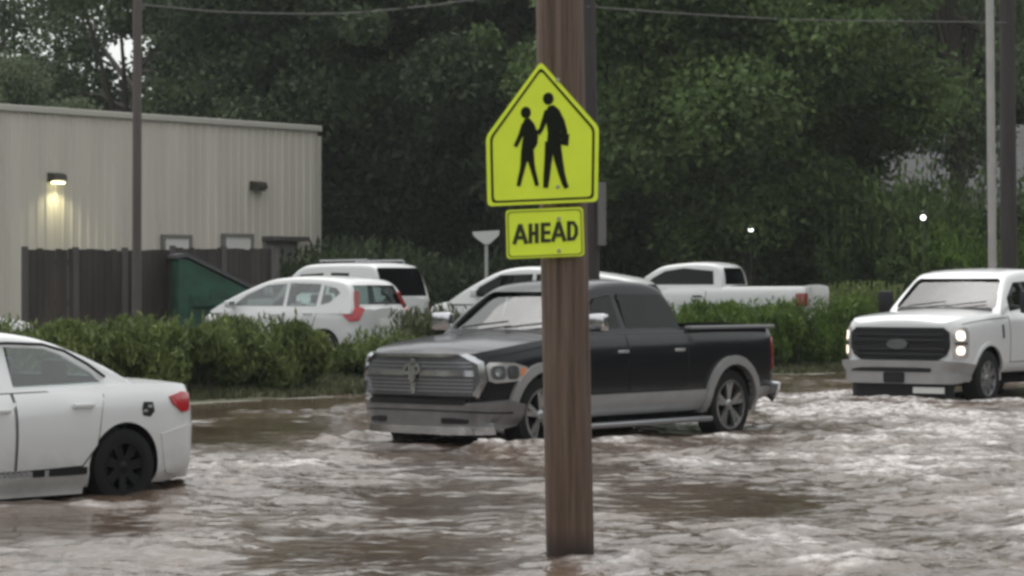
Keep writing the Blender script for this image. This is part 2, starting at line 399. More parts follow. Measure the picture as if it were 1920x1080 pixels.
    def cowl(s, z, hw, tops, xs_):
        s.panel('cowl', [(-hw, z-0.05), (hw, z-0.05), (hw, z+0.012), (-hw, z+0.012)], s.screen, 0.012, 0.03, blackp, step=0.15)
        for y0, y1 in ((-0.62, 0.02), (0.05, 0.66)):
            bm = bmesh.new(); P = [s.screen(y0+(y1-y0)*t, z+0.02+0.07*t) + Vector((0.022, 0, 0.018)) for t in (0, 0.33, 0.66, 1)]; tube(bm, P, 0.010, 6); obj('wiper', bm, blackp, s.root, True)
        x0, x1 = xs_; n = 10; lo = [(x0+(x1-x0)*i/n, lerp(s.top, x0+(x1-x0)*i/n)-tops) for i in range(n+1)]
        s.both('hood_seam', lo + [(x, q+0.011) for x, q in lo[::-1]], 'side', 0.003, 0.01, blackp, step=0.2)
    def mirror(s, x, y, z, size, m, arm=None):
        for sg in (1, -1):
            bm = bmesh.new(); box(bm, (x, sg*(y+size[1]/2), z), size, None, min(size)*0.3)
            yb = s.yg(x, z) - 0.02
            tube(bm, [(x+0.02, sg*yb, z-0.06), (x, sg*(y+0.05), z-size[2]*0.25)], 0.028, 8)
            mo = obj('side_mirror', bm, m, s.root, True)
            bm = bmesh.new(); box(bm, (x-size[0]/2-0.002, sg*(y+size[1]/2), z), (0.006, size[1]*0.82, size[2]*0.78)); obj('mirror_glass', bm, chrome, mo)

def rect(a0, a1, b0, b1, c=0.0):
    if c <= 0: return [(a0, b0), (a1, b0), (a1, b1), (a0, b1)]
    return [(a0+c, b0), (a1-c, b0), (a1-c*.3, b0+c*.3), (a1, b0+c), (a1, b1-c), (a1-c*.3, b1-c*.3), (a1-c, b1), (a0+c, b1), (a0+c*.3, b1-c*.3), (a0, b1-c), (a0, b0+c), (a0+c*.3, b0+c*.3)]
def fender_top(xf, pts): return [(xf+a, z) for a, z in pts]
TRAFFIC_Z = -0.09

# ---- dark pickup truck behind the wooden pole
def dark_pickup():
    h = (-0.63, -0.777)
    sp = dict(W=0.985, wbelt=0.90, belt=1.27, tumble=0.34, arch=0.475, wz=0.41, axles=(1.78, -1.78), bow=0.14, crown=0.05,
      fplan=[(2.74, 0), (2.73, 0.45), (2.66, 0.72), (2.50, 0.88), (2.25, 0.955), (1.7, 0.985), (0, 0.985)],
      rplan=[(-2.75, 0), (-2.75, 0.85), (-2.72, 0.94), (-2.5, 0.97), (-1.7, 0.985), (0, 0.985)],
      top=[(2.76, 0.98), (2.70, 1.06), (2.5, 1.12), (2.0, 1.19), (1.5, 1.24), (1.2, 1.26), (0, 1.28), (-0.95, 1.285), (-0.96, 1.31), (-2.7, 1.31), (-2.76, 1.29)], topsm=1,
      bot=[(2.76, 0.42), (2.2, 0.36), (1.2, 0.36), (-2.2, 0.38), (-2.76, 0.5)],
      roof=[(1.42, 1.22), (1.36, 1.27), (0.98, 1.56), (0.66, 1.77), (0.45, 1.83), (0.0, 1.86), (-0.5, 1.84), (-0.78, 1.78), (-0.93, 1.55), (-0.99, 1.24)], roofsm=2,
      bed=(-2.68, -1.05, 0.78, 0.75),
      wins=[[(0.28, 1.33), (0.30, 1.70), (0.62, 1.66), (0.98, 1.42), (1.08, 1.33)], [(-0.80, 1.33), (-0.76, 1.55), (-0.64, 1.70), (0.18, 1.71), (0.18, 1.33)]],
      ws=[(-0.78, 1.31), (0.78, 1.31), (0.80, 1.36), (0.66, 1.70), (0.60, 1.735), (-0.60, 1.735), (-0.66, 1.70), (-0.80, 1.36)],
      bw=[(-0.66, 1.36), (0.66, 1.36), (0.58, 1.66), (-0.58, 1.66)])
    c = Car('pickup_truck', 'black crew-cab pickup with silver lower trim, driving through flood water behind the wooden pole', 'pickup truck', (0.71, 30.58), h, TRAFFIC_Z, sp)
    c.body(charcoal); c.wheels(0.41, 0.285, 0.27, mat('alloy_rim', (0.40, 0.40, 0.41), 0.25, metal=0.9), 5, 'pair')
    c.seats([0.25, -0.62], 0.9, 1.66)
    c.door([(0.27, 0.62), (0.27, 1.25), (1.22, 1.24), (1.22, 0.62)], charcoal, 0.40, 1.07, chrome)
    c.door([(-0.86, 0.64), (-0.90, 1.255), (0.25, 1.25), (0.25, 0.62), (-0.84, 0.62)], charcoal, -0.68, 1.07, chrome)
    # silver lower trim, fenders, running board
    c.both('lower_trim', [(-1.30, 0.38), (-1.22, 0.605), (1.28, 0.605), (1.36, 0.38)], 'side', 0.022, 0.05, silver)
    c.both('bed_trim', [(-2.70, 0.50), (-2.70, 0.605), (-2.34, 0.605), (-2.32, 0.50)], 'side', 0.02, 0.04, silver)
    for wx in (1.78, -1.78): c.arc_band('wheel_flare', wx, 0.475, 0.575, -8, 190, 0.05, 0.09, silver)
    bm = bmesh.new()
    for sg in (1, -1): box(bm, (0.02, sg*1.03, 0.27), (2.45, 0.16, 0.06), None, 0.02)
    obj('running_board', bm, dullchrome, c.root, True)
    # front bumper in silver with lip; black strip paints its upper shade band
    B = c.panel('front_bumper', [(-1.30, 0.32), (-1.32, 0.55), (-1.1, 0.60), (-0.62, 0.565), (0.62, 0.565), (1.1, 0.60), (1.32, 0.55), (1.30, 0.32), (0.9, 0.26), (-0.9, 0.26)], c.front, 0.065, 0.12, mat('bumper_silver', (0.22, 0.215, 0.22), 0.3, metal=0.6, coat=0.3, noise=0.12, nscale=5))
    c.panel('bumper_shade_strip', rect(-1.15, 1.15, 0.475, 0.49), c.front, 0.069, 0.01, blackp, parent=B)
    c.panel('bumper_pad', rect(-0.66, 0.66, 0.545, 0.60, 0.02), c.front, 0.072, 0.03, blackp, parent=B)
    c.panel('bumper_lip', [(-1.0, 0.23), (-0.98, 0.315), (0.98, 0.315), (1.0, 0.23)], c.front, 0.08, 0.12, chrome, parent=B)
    for sg in (1, -1): c.panel('fog_recess', [(sg*a, b) for a, b in rect(0.42, 0.74, 0.345, 0.41, 0.02)], c.front, 0.072, 0.01, blackp, parent=B)
    # grille: chrome surround with cross bars and dark mesh
    g = c.panel('grille', [(-0.74, 0.64), (-0.80, 0.80), (-0.78, 0.98), (-0.66, 1.045), (0.66, 1.045), (0.78, 0.98), (0.80, 0.80), (0.74, 0.64)], c.front, 0.035, 0.10, mat('grille_mesh_grey', (0.13, 0.13, 0.14), 0.4, metal=0.6, noise=0.3, nscale=60))
    outl = [(-0.78, 0.62), (-0.86, 0.80), (-0.84, 0.99), (-0.70, 1.085), (0.70, 1.085), (0.84, 0.99), (0.86, 0.80), (0.78, 0.62)]
    for i in range(len(outl)-1):
        a, b = outl[i], outl[i+1]; q = [(a[0]*0.93, 0.84+(a[1]-0.84)*0.84), (b[0]*0.93, 0.84+(b[1]-0.84)*0.84)]
        c.panel('grille_surround', [a, b, q[1], q[0]], c.front, 0.075, 0.11, chrome, parent=g)
    c.panel('grille_bar', rect(-0.74, -0.09, 0.845, 0.905), c.front, 0.065, 0.05, chrome, parent=g)
    c.panel('grille_bar', rect(0.09, 0.74, 0.845, 0.905), c.front, 0.065, 0.05, chrome, parent=g)
    for zz in (0.68, 0.72, 0.76, 0.80, 0.94, 0.98): c.panel('grille_slat', rect(-0.72, 0.72, zz, zz+0.014), c.front, 0.045, 0.02, dullchrome, parent=g, step=0.2)
    em = c.panel('emblem', [(-0.035, 0.80), (-0.055, 0.88), (-0.045, 0.95), (0.045, 0.95), (0.055, 0.88), (0.035, 0.80), (0, 0.775)], c.front, 0.09, 0.04, chrome, parent=g)
    for sg in (1, -1):
        arc = [(0.055+0.062*math.cos(a), 0.915+0.058*math.sin(a)) for a in np.linspace(R(150), R(-110), 12)]; inn = [(0.055+0.030*math.cos(a), 0.915+0.026*math.sin(a)) for a in np.linspace(R(-110), R(150), 12)]
        c.panel('emblem_horn', [(sg*a, b) for a, b in arc+inn], c.front, 0.092, 0.03, chrome, parent=g)
    for a0, a1 in ((0.985, 1.03), (0.66, 0.76)): c.panel('grille_bar', rect(-0.03, 0.03, a0, a1), c.front, 0.065, 0.05, chrome, parent=g)
    for sg in (1, -1):
        hl = c.panel('headlight', [(sg*a, b) for a, b in [(0.88, 0.80), (0.86, 0.955), (0.90, 0.99), (1.20, 0.985), (1.38, 0.94), (1.42, 0.84), (1.36, 0.80), (0.96, 0.775)]], c.front, 0.02, 0.05, lens)
        for q in (0.99, 1.17):
            c.panel('headlight_cell', [(sg*a, b) for a, b in rect(q-0.08, q+0.08, 0.815, 0.955, 0.04)], c.front, 0.026, 0.02, mat('lamp_recess', (0.10, 0.10, 0.105), 0.3, metal=0.5), parent=hl)
            c.panel('projector', [(sg*(q+0.04*math.cos(a)), 0.885+0.045*math.sin(a)) for a in np.linspace(0, 2*math.pi, 13)[:-1]], c.front, 0.032, 0.02, chrome, parent=hl)
        c.panel('turn_signal', [(sg*a, b) for a, b in rect(1.28, 1.36, 0.83, 0.93, 0.02)], c.front, 0.026, 0.02, amber, parent=hl)
        c.panel('taillight', [(sg*a, b) for a, b in rect(0.86, 0.99, 0.80, 1.20, 0.02)], c.rear, 0.012, 0.04, redlens)
    c.panel('tailgate', rect(-0.80, 0.80, 0.72, 1.28, 0.03), c.rear, 0.012, 0.03, charcoal)
    c.panel('rear_bumper', rect(-1.05, 1.05, 0.48, 0.66, 0.04), c.rear, 0.12, 0.16, chrome)
    bm = bmesh.new()
    for sg in (1, -1): box(bm, (-1.85, sg*0.905, 1.318), (1.74, 0.10, 0.04), None, 0.012)
    obj('bed_rail', bm, mat('bed_rail_cap', (0.17, 0.17, 0.18), 0.4), c.root, True)
    c.cowl(1.30, 0.78, 0.075, (1.25, 2.52))
    c.mirror(1.02, 0.97, 1.40, (0.11, 0.27, 0.20), chrome)
    bm = bmesh.new(); box(bm, (0, 0, 0.36), (4.6, 1.5, 0.16)); obj('underbody', bm, liner, c.root)
    return c
dark_pickup()

# ---- white heavy pickup at the right, headlights on
def white_pickup():
    h = (-0.575, -0.818)
    sp = dict(W=1.01, wbelt=0.93, belt=1.43, tumble=0.26, arch=0.50, wz=0.42, axles=(1.98, -1.98), bow=0.12, crown=0.06,
      fplan=[(2.97, 0), (2.96, 0.6), (2.91, 0.86), (2.76, 0.965), (2.4, 1.0), (1.8, 1.01), (0, 1.01)],
      rplan=[(-3.1, 0), (-3.1, 0.9), (-3.05, 0.98), (-2.6, 1.0), (0, 1.01)],
      top=[(2.98, 1.20), (2.93, 1.27), (2.7, 1.33), (2.2, 1.37), (1.6, 1.40), (1.2, 1.41), (-0.9, 1.44), (-3.1, 1.45)],
      bot=[(2.98, 0.60), (2.5, 0.50), (-2.5, 0.50), (-3.1, 0.6)],
      roof=[(1.62, 1.36), (1.55, 1.42), (1.2, 1.72), (0.90, 1.95), (0.72, 2.01), (0.2, 2.06), (-0.9, 2.05), (-1.2, 1.99), (-1.30, 1.75), (-1.34, 1.40)],
      bed=(-3.02, -1.42, 0.8, 0.85),
      wins=[[(0.22, 1.49), (0.24, 1.88), (0.72, 1.86), (1.08, 1.62), (1.12, 1.42)], [(-1.12, 1.49), (-1.08, 1.80), (-1.0, 1.88), (0.12, 1.88), (0.12, 1.49)]],
      ws=[(-0.82, 1.47), (0.82, 1.47), (0.83, 1.52), (0.71, 1.88), (0.66, 1.92), (-0.66, 1.92), (-0.71, 1.88), (-0.83, 1.52)],
      bw=[(-0.7, 1.5), (0.7, 1.5), (0.62, 1.85), (-0.62, 1.85)], wsmat=glassv)
    c = Car('pickup_truck', 'tall white pickup with black grille and lit headlights at the right edge of the flood', 'pickup truck', (7.46, 42.05), h, TRAFFIC_Z, sp)
    c.body(white); c.wheels(0.42, 0.26, 0.28, dullchrome, 8, 'one')
    c.seats([0.25, -0.8], 1.0, 1.85)
    c.door([(0.17, 0.66), (0.17, 1.40), (1.25, 1.38), (1.25, 0.66)], white, 0.32, 1.2, blackp)
    c.door([(-1.15, 0.66), (-1.15, 1.40), (0.14, 1.40), (0.14, 0.66)], white, -0.95, 1.2, blackp)
    g = c.panel('grille', [(-0.76, 0.78), (-0.81, 0.90), (-0.81, 1.12), (-0.74, 1.19), (0.74, 1.19), (0.81, 1.12), (0.81, 0.90), (0.76, 0.78), (0.64, 0.71), (-0.64, 0.71)], c.front, 0.03, 0.1, blackp)
    for zz in (0.78, 0.86, 0.99, 1.07): c.panel('grille_bar', rect(-0.74, 0.74, zz, zz+0.035), c.front, 0.055, 0.04, mat('gloss_black', (0.03, 0.03, 0.034), 0.25), parent=g)
    el = [(0.17*math.cos(a), 0.945+0.075*math.sin(a)) for a in np.linspace(0, 2*math.pi, 21)[:-1]]
    c.panel('oval_emblem', el, c.front, 0.085, 0.05, mat('emblem_grey', (0.16, 0.17, 0.17), 0.3, metal=0.6), parent=g)
    for sg in (1, -1):
        hl = c.panel('headlight', [(sg*a, b) for a, b in [(0.85, 0.74), (0.835, 1.15), (0.88, 1.20), (1.10, 1.19), (1.14, 1.12), (1.12, 0.76), (1.05, 0.73)]], c.front, 0.02, 0.06, lens)
        c.panel('lamp_cell', [(sg*a, b) for a, b in rect(0.895, 1.04, 1.0, 1.14, 0.045)], c.front, 0.028, 0.02, litlamp, parent=hl)
        c.panel('lamp_cell', [(sg*a, b) for a, b in rect(0.895, 1.03, 0.79, 0.915, 0.045)], c.front, 0.028, 0.02, litlamp, parent=hl)
        c.panel('lamp_divider', [(sg*a, b) for a, b in rect(0.88, 1.09, 0.94, 0.97)], c.front, 0.028, 0.02, blackp, parent=hl)
        c.panel('taillight', [(sg*a, b) for a, b in rect(0.85, 1.0, 0.9, 1.35, 0.02)], c.rear, 0.012, 0.04, redlens)
        c.both('marker', rect(1.48, 1.53, 1.02, 1.22), 'side', 0.01, 0.02, blackp) if sg == 1 else None
    B = c.panel('front_bumper', [(-1.2, 0.42), (-1.18, 0.66), (-0.9, 0.70), (0.9, 0.70), (1.18, 0.66), (1.2, 0.42), (0.9, 0.36), (-0.9, 0.36)], c.front, 0.12, 0.2, silver)
    c.panel('bumper_slot', rect(-0.80, 0.62, 0.535, 0.60, 0.02), c.front, 0.13, 0.02, blackp, parent=B)
    c.panel('bumper_notch', rect(-0.22, 0.16, 0.37, 0.53, 0.03), c.front, 0.13, 0.02, blackp, parent=B)
    c.panel('air_dam', rect(-0.95, 0.95, 0.14, 0.37, 0.03), c.front, 0.02, 0.1, blackp)
    c.panel('number_plate', rect(0.28, 0.80, 0.22, 0.31), c.front, 0.06, 0.04, platem)
    c.panel('rear_bumper', rect(-1.05, 1.05, 0.52, 0.7, 0.04), c.rear, 0.12, 0.16, chrome)
    c.cowl(1.46, 0.80, 0.085, (1.3, 2.75))
    c.mirror(1.05, 1.08, 1.56, (0.10, 0.24, 0.34), blackp)
    for wx in (1.98, -1.98): c.arc_band('wheel_lip', wx, 0.495, 0.545, -4, 184, 0.018, 0.04, white)
    bm = bmesh.new(); box(bm, (0, 0, 0.42), (5.2, 1.5, 0.2)); obj('underbody', bm, liner, c.root)
white_pickup()

# ---- near white sedan at the left
def sedan(O, h, z, label, decals=True, paint=white, rad=0.315):
    sp = dict(W=0.88, wbelt=0.80, belt=0.95, tumble=0.42, arch=0.365, wz=0.325, axles=(1.3, -1.3), bow=0.16, crown=0.03,
      lowf=[(0, 0.90), (0.10, 0.965), (0.2, 0.97), (0.35, 0.985), (0.55, 1.0), (0.75, 0.99), (0.88, 0.965), (1.0, 0.90)],
      fplan=[(2.24, 0), (2.2, 0.4), (2.08, 0.65), (1.88, 0.79), (1.6, 0.85), (1.2, 0.88), (0, 0.88)],
      rplan=[(-2.28, 0), (-2.26, 0.45), (-2.18, 0.66), (-2.02, 0.79), (-1.75, 0.85), (-1.3, 0.88), (0, 0.88)],
      top=[(2.25, 0.66), (2.18, 0.74), (1.9, 0.82), (1.3, 0.90), (0.95, 0.93), (0, 0.955), (-1.0, 0.985), (-1.6, 1.0), (-2.0, 0.99), (-2.14, 0.955), (-2.22, 0.80), (-2.28, 0.74)],
      bot=[(2.25, 0.24), (1.8, 0.18), (-1.8, 0.18), (-2.1, 0.22), (-2.28, 0.34)],
      roof=[(1.18, 0.90), (1.08, 0.95), (0.62, 1.22), (0.25, 1.38), (0.0, 1.415), (-0.35, 1.42), (-0.70, 1.37), (-1.1, 1.22), (-1.52, 1.02), (-1.66, 0.93)],
      wins=[[(-0.12, 1.0), (-0.12, 1.305), (0.18, 1.29), (0.52, 1.14), (0.78, 0.985)], [(-1.12, 1.02), (-1.04, 1.10), (-0.80, 1.24), (-0.66, 1.29), (-0.27, 1.315), (-0.25, 1.0)]],
      ws=[(-0.70, 0.97), (0.70, 0.97), (0.56, 1.31), (-0.56, 1.31)],
      bw=[(-0.62, 1.06), (0.62, 1.06), (0.52, 1.30), (-0.52, 1.30)], wmat=glassc, wsmat=glassw, bwmat=glassc)
    c = Car('sedan', label, 'car', O, h, z, sp)
    c.body(paint); c.wheels(rad, 0.205, 0.21, blackrim, 7, 'one', liner); c.seats([-0.02, -0.88], 0.6, 1.22)
    c.door([(-0.19, 0.34), (-0.19, 0.945), (0.86, 0.93), (0.92, 0.34)], paint, -0.04, 0.82, paint)
    c.door([(-0.86, 0.36), (-1.0, 0.52), (-1.04, 0.75), (-1.1, 0.955), (-0.22, 0.945), (-0.22, 0.34)], paint, -0.86, 0.84, paint)
    rk = c.both('rocker_panel', [(-0.90, 0.13), (-0.92, 0.285), (0.92, 0.285), (0.90, 0.13)], 'side', 0.015, 0.06, paint)
    for sg in (1, -1):
        c.panel('taillight', [(sg*a, b) for a, b in [(0.84, 0.76), (0.80, 0.90), (0.93, 0.915), (1.10, 0.885), (1.07, 0.82), (0.96, 0.75)]], c.rear, 0.014, 0.05, redlens)
        c.panel('headlight', [(sg*a, b) for a, b in [(0.62, 0.56), (0.66, 0.68), (1.1, 0.76), (1.12, 0.68), (0.95, 0.58)]], c.front, 0.014, 0.05, lens)
    c.panel('rear_bumper', [(-1.14, 0.26), (-1.22, 0.58), (-0.9, 0.64), (0.9, 0.64), (1.22, 0.58), (1.14, 0.26), (0.9, 0.2), (-0.9, 0.2)], c.rear, 0.007, 0.05, paint)
    c.panel('front_bumper', [(-1.1, 0.2), (-1.1, 0.5), (1.1, 0.5), (1.1, 0.2)], c.front, 0.03, 0.08, paint)
    c.panel('grille', rect(-0.5, 0.5, 0.52, 0.64, 0.03), c.front, 0.02, 0.04, blackp)
    c.mirror(0.72, 0.88, 1.05, (0.12, 0.18, 0.13), paint)
    bm = bmesh.new()
    for sg in (1, -1):
        pts = [(-1.16, 1.06), (-1.02, 1.165), (-0.82, 1.275), (-0.62, 1.33), (-0.27, 1.345), (0.16, 1.33), (0.52, 1.18), (0.82, 1.01)]
        tube(bm, [(x, sg*(c.yg(x, z)+0.012), z) for x, z in pts], 0.014, 6)
    obj('window_visor', bm, blackp, c.root, True)
    if decals:
        for sg in (1, -1):
            d = c.panel('fuel_door_decal', [(-1.60, 0.845), (-1.50, 0.85), (-1.475, 0.80), (-1.48, 0.74), (-1.56, 0.725), (-1.61, 0.77)][::-1], c.side(sg), 0.004, 0.003, blackp)
            for q in ((-1.585, 0.80), (-1.53, 0.765)): c.panel('decal_mark', rect(q[0], q[0]+0.045, q[1], q[1]+0.022), c.side(sg), 0.007, 0.002, mat('decal_grey', (0.3, 0.3, 0.3), 0.5), parent=d)
            st = c.panel('side_stripe', rect(-0.90, -0.52, 0.29, 0.35), c.side(sg), 0.026, 0.003, blackp)
            c.panel('side_stripe', rect(-0.48, -0.36, 0.29, 0.35), c.side(sg), 0.026, 0.003, blackp)
            c.panel('side_stripe', rect(0.08, 0.95, 0.29, 0.35), c.side(sg), 0.026, 0.003, blackp)
            x = -0.33
            for i in range(7):                                  # blurred lettering of the rocker stripe
                c.panel('stripe_letter', [(x, 0.295), (x+0.03, 0.295), (x+0.042, 0.352), (x+0.012, 0.352)], c.side(sg), 0.026, 0.003, mat('letter_grey', (0.22, 0.22, 0.23), 0.5), parent=st); x += 0.055
    bm = bmesh.new(); box(bm, (0, 0, 0.26), (3.6, 1.3, 0.16)); obj('underbody', bm, liner, c.root)
    return c
sedan((-4.66, 21.33), (-0.68, -0.73), TRAFFIC_Z, 'white sedan with black wheels and dark side stripe in the flood at the left edge')

GZ = 0.33
# ---- parked vehicles behind the hedge
def hatch(O, h):
    sp = dict(W=0.845, wbelt=0.79, belt=0.98, tumble=0.27, arch=0.34, wz=0.30, axles=(1.25, -1.25), bow=0.10, crown=0.02,
      fplan=[(2.0, 0), (1.97, 0.4), (1.85, 0.65), (1.6, 0.8), (1.1, 0.845), (0, 0.845)],
      rplan=[(-2.0, 0), (-1.99, 0.5), (-1.93, 0.7), (-1.8, 0.79), (-1.5, 0.835), (0, 0.845)],
      top=[(2.0, 0.70), (1.9, 0.80), (1.5, 0.92), (1.2, 0.96), (0, 0.99), (-1.9, 1.0), (-2.0, 0.98)],
      bot=[(2.0, 0.24), (1.6, 0.17), (-1.6, 0.17), (-2.0, 0.3)],
      roof=[(1.62, 0.93), (1.5, 0.99), (0.9, 1.27), (0.35, 1.47), (0.0, 1.53), (-0.6, 1.55), (-1.3, 1.52), (-1.66, 1.46), (-1.80, 1.25), (-1.93, 0.96)],
      wins=[[(-0.22, 1.03), (-0.22, 1.43), (0.25, 1.40), (0.72, 1.22), (1.0, 1.03)], [(-1.0, 1.03), (-1.02, 1.42), (-0.30, 1.44), (-0.30, 1.03)], [(-1.10, 1.05), (-1.11, 1.40), (-1.40, 1.34), (-1.50, 1.26), (-1.30, 1.10)]],
      ws=[(-0.68, 1.03), (0.68, 1.03), (0.58, 1.42), (-0.58, 1.42)], bw=[(-0.62, 1.06), (0.62, 1.06), (0.56, 1.40), (-0.56, 1.40)], wmat=glassc, bwmat=glassw)
    c = Car('hatchback', 'white hatchback with red tail lamps parked behind the gap in the hedge', 'car', O, h, GZ, sp)
    c.body(white2); c.wheels(0.3, 0.2, 0.19, dullchrome, 5, 'pair'); c.seats([0.05, -0.8], 0.6, 1.25)
    c.door([(-0.28, 0.3), (-0.28, 0.95), (0.85, 0.935), (0.9, 0.3)], white2, -0.1, 0.88, white2)
    c.door([(-0.85, 0.3), (-1.05, 0.95), (-0.31, 0.95), (-0.31, 0.3)], white2, -0.85, 0.9, white2)
    for sg in (1, -1):
        t = c.panel('taillight', [(sg*a, b) for a, b in [(0.70, 0.78), (0.62, 0.97), (0.70, 1.02), (1.12, 0.98), (1.0, 0.86), (0.86, 0.76)]], c.rear, 0.02, 0.06, redlens)
        c.panel('taillight_upper', [(sg*a, b) for a, b in [(0.73, 1.0), (0.70, 1.28), (0.78, 1.30), (0.84, 1.0)]], lambda a, z: c.rear(a, z) + Vector((0.16*max(0, z-0.98)/0.4, -math.copysign(0.10, a)*max(0, z-0.98)/0.4, 0)), 0.025, 0.07, dkred, parent=t)
        c.panel('headlight', [(sg*a, b) for a, b in [(0.6, 0.6), (0.6, 0.72), (1.2, 0.86), (1.1, 0.7)]], c.front, 0.014, 0.05, lens)
    c.panel('rear_bumper', rect(-1.0, 1.0, 0.25, 0.6, 0.05), c.rear, 0.04, 0.08, white2)
    c.panel('number_plate', rect(-0.22, 0.22, 0.68, 0.8), c.rear, 0.02, 0.02, platem)
    bm = bmesh.new(); tube(bm, [(-2.0, 0.05, 1.06), (-1.93, -0.3, 1.10)], 0.012, 6); obj('rear_wiper', bm, blackp, c.root)
    c.mirror(0.95, 0.82, 1.06, (0.12, 0.18, 0.13), white2)
hatch((-3.80, 48.3), (-0.8, 0.6))

def suv(O, h):
    sp = dict(W=0.95, wbelt=0.89, belt=1.14, tumble=0.18, arch=0.42, wz=0.36, axles=(1.35, -1.35), bow=0.06, crown=0.02,
      fplan=[(2.3, 0), (2.28, 0.6), (2.15, 0.85), (1.7, 0.94), (0, 0.95)], rplan=[(-2.2, 0), (-2.19, 0.7), (-2.12, 0.88), (-1.8, 0.94), (0, 0.95)],
      top=[(2.3, 0.95), (2.2, 1.05), (1.2, 1.12), (0, 1.15), (-2.2, 1.15)], bot=[(2.3, 0.35), (-2.2, 0.35)],
      roof=[(0.78, 1.1), (0.68, 1.16), (0.32, 1.6), (0.05, 1.8), (-0.25, 1.85), (-1.6, 1.86), (-1.95, 1.81), (-2.08, 1.5), (-2.16, 1.1)],
      wins=[[(-0.58, 1.24), (-0.58, 1.66), (0.02, 1.63), (0.30, 1.24)], [(-1.25, 1.24), (-1.25, 1.66), (-0.78, 1.67), (-0.78, 1.24)]],
      ws=[(-0.76, 1.2), (0.76, 1.2), (0.7, 1.7), (-0.7, 1.7)], bw=[(-0.80, 1.18), (0.80, 1.18), (0.74, 1.72), (0.68, 1.77), (-0.68, 1.77), (-0.74, 1.72)], bwmat=glassk)
    c = Car('suv', 'tall boxy white SUV with large black rear window parked beyond the white hatchback', 'car', O, h, GZ, sp)
    c.body(white2); c.wheels(0.37, 0.22, 0.24, dullchrome, 6, 'one'); c.seats([0.0, -0.9], 0.8, 1.6)
    c.door([(-0.3, 0.45), (-0.3, 1.12), (0.8, 1.11), (0.8, 0.45)], white2, -0.15, 1.0, blackp)
    c.door([(-0.85, 0.45), (-1.1, 1.12), (-0.33, 1.12), (-0.33, 0.45)], white2, -0.9, 1.0, blackp)
    for sg in (1, -1):
        c.panel('taillight', [(sg*a, b) for a, b in rect(0.86, 1.02, 0.7, 1.08, 0.03)], c.rear, 0.015, 0.05, redlens)
        c.panel('headlight', [(sg*a, b) for a, b in rect(0.7, 1.05, 0.78, 0.93, 0.03)], c.front, 0.015, 0.05, lens)
    c.panel('rear_bumper', rect(-1.0, 1.0, 0.38, 0.6, 0.04), c.rear, 0.05, 0.09, blackp)
    c.mirror(0.72, 0.93, 1.28, (0.1, 0.2, 0.17), white2)
    bm = bmesh.new()
    for sg in (1, -1): tube(bm, [(-0.4, sg*0.62, 1.86), (-0.35, sg*0.62, 1.92), (-1.6, sg*0.62, 1.93), (-1.65, sg*0.62, 1.87)], 0.018, 6)
    obj('roof_rack', bm, dullchrome, c.root, True)
# near rear corner at px 712, Y 55
def corner_origin(px, Y, xr, wy, h):
    l = (-h[1], h[0]); X = (px-960)*Y/F
    return (X - xr*h[0] - wy*l[0], Y - xr*h[1] - wy*l[1])
suv(corner_origin(716, 55, -2.15, 0.85, (-0.83, 0.56)), (-0.83, 0.56))

def minivan(O, h):
    sp = dict(W=0.93, wbelt=0.87, belt=1.12, tumble=0.27, arch=0.38, wz=0.34, axles=(1.4, -1.4), bow=0.10, crown=0.02,
      fplan=[(2.35, 0), (2.3, 0.5), (2.15, 0.75), (1.8, 0.89), (1.2, 0.93), (0, 0.93)], rplan=[(-2.35, 0), (-2.33, 0.6), (-2.2, 0.82), (-1.8, 0.92), (0, 0.93)],
      top=[(2.35, 0.85), (2.2, 1.0), (1.8, 1.09), (1.3, 1.12), (0, 1.13), (-2.35, 1.14)], bot=[(2.35, 0.28), (1.9, 0.2), (-1.9, 0.2), (-2.35, 0.35)],
      roof=[(1.90, 1.05), (1.8, 1.12), (1.3, 1.42), (0.85, 1.66), (0.5, 1.74), (0.0, 1.75), (-0.9, 1.66), (-1.6, 1.56), (-1.95, 1.48), (-2.12, 1.3), (-2.25, 1.08)],
      wins=[[(0.1, 1.18), (0.1, 1.62), (0.75, 1.60), (1.15, 1.38), (1.35, 1.18)], [(-0.95, 1.18), (-0.95, 1.55), (0.02, 1.62), (0.02, 1.18)], [(-1.75, 1.2), (-1.6, 1.45), (-1.05, 1.53), (-1.05, 1.18)]],
      ws=[(-0.74, 1.18), (0.74, 1.18), (0.64, 1.60), (-0.64, 1.60)], bw=[(-0.68, 1.16), (0.68, 1.16), (0.6, 1.42), (-0.6, 1.42)])
    c = Car('minivan', 'white sloping-nosed minivan parked beyond the hedge, seen on both sides of the wooden pole', 'car', O, h, GZ, sp)
    c.body(white2); c.wheels(0.33, 0.22, 0.22, dullchrome, 5, 'pair'); c.seats([0.4, -0.6], 0.7, 1.5)
    c.door([(0.05, 0.35), (0.05, 1.10), (1.15, 1.10), (1.1, 0.35)], white2, 0.2, 0.98, white2)
    c.door([(-1.0, 0.35), (-1.0, 1.10), (0.02, 1.10), (0.02, 0.35)], white2, -0.1, 0.98, white2)
    for sg in (1, -1):
        c.panel('taillight', [(sg*a, b) for a, b in rect(0.8, 1.0, 0.8, 1.1, 0.03)], c.rear, 0.015, 0.05, redlens)
        c.panel('headlight', [(sg*a, b) for a, b in [(0.6, 0.72), (0.62, 0.84), (1.3, 0.98), (1.2, 0.82)]], c.front, 0.015, 0.05, lens)
    c.mirror(1.18, 0.92, 1.25, (0.12, 0.22, 0.16), white2)
minivan((0.72, 52.0), (-0.95, 0.31))

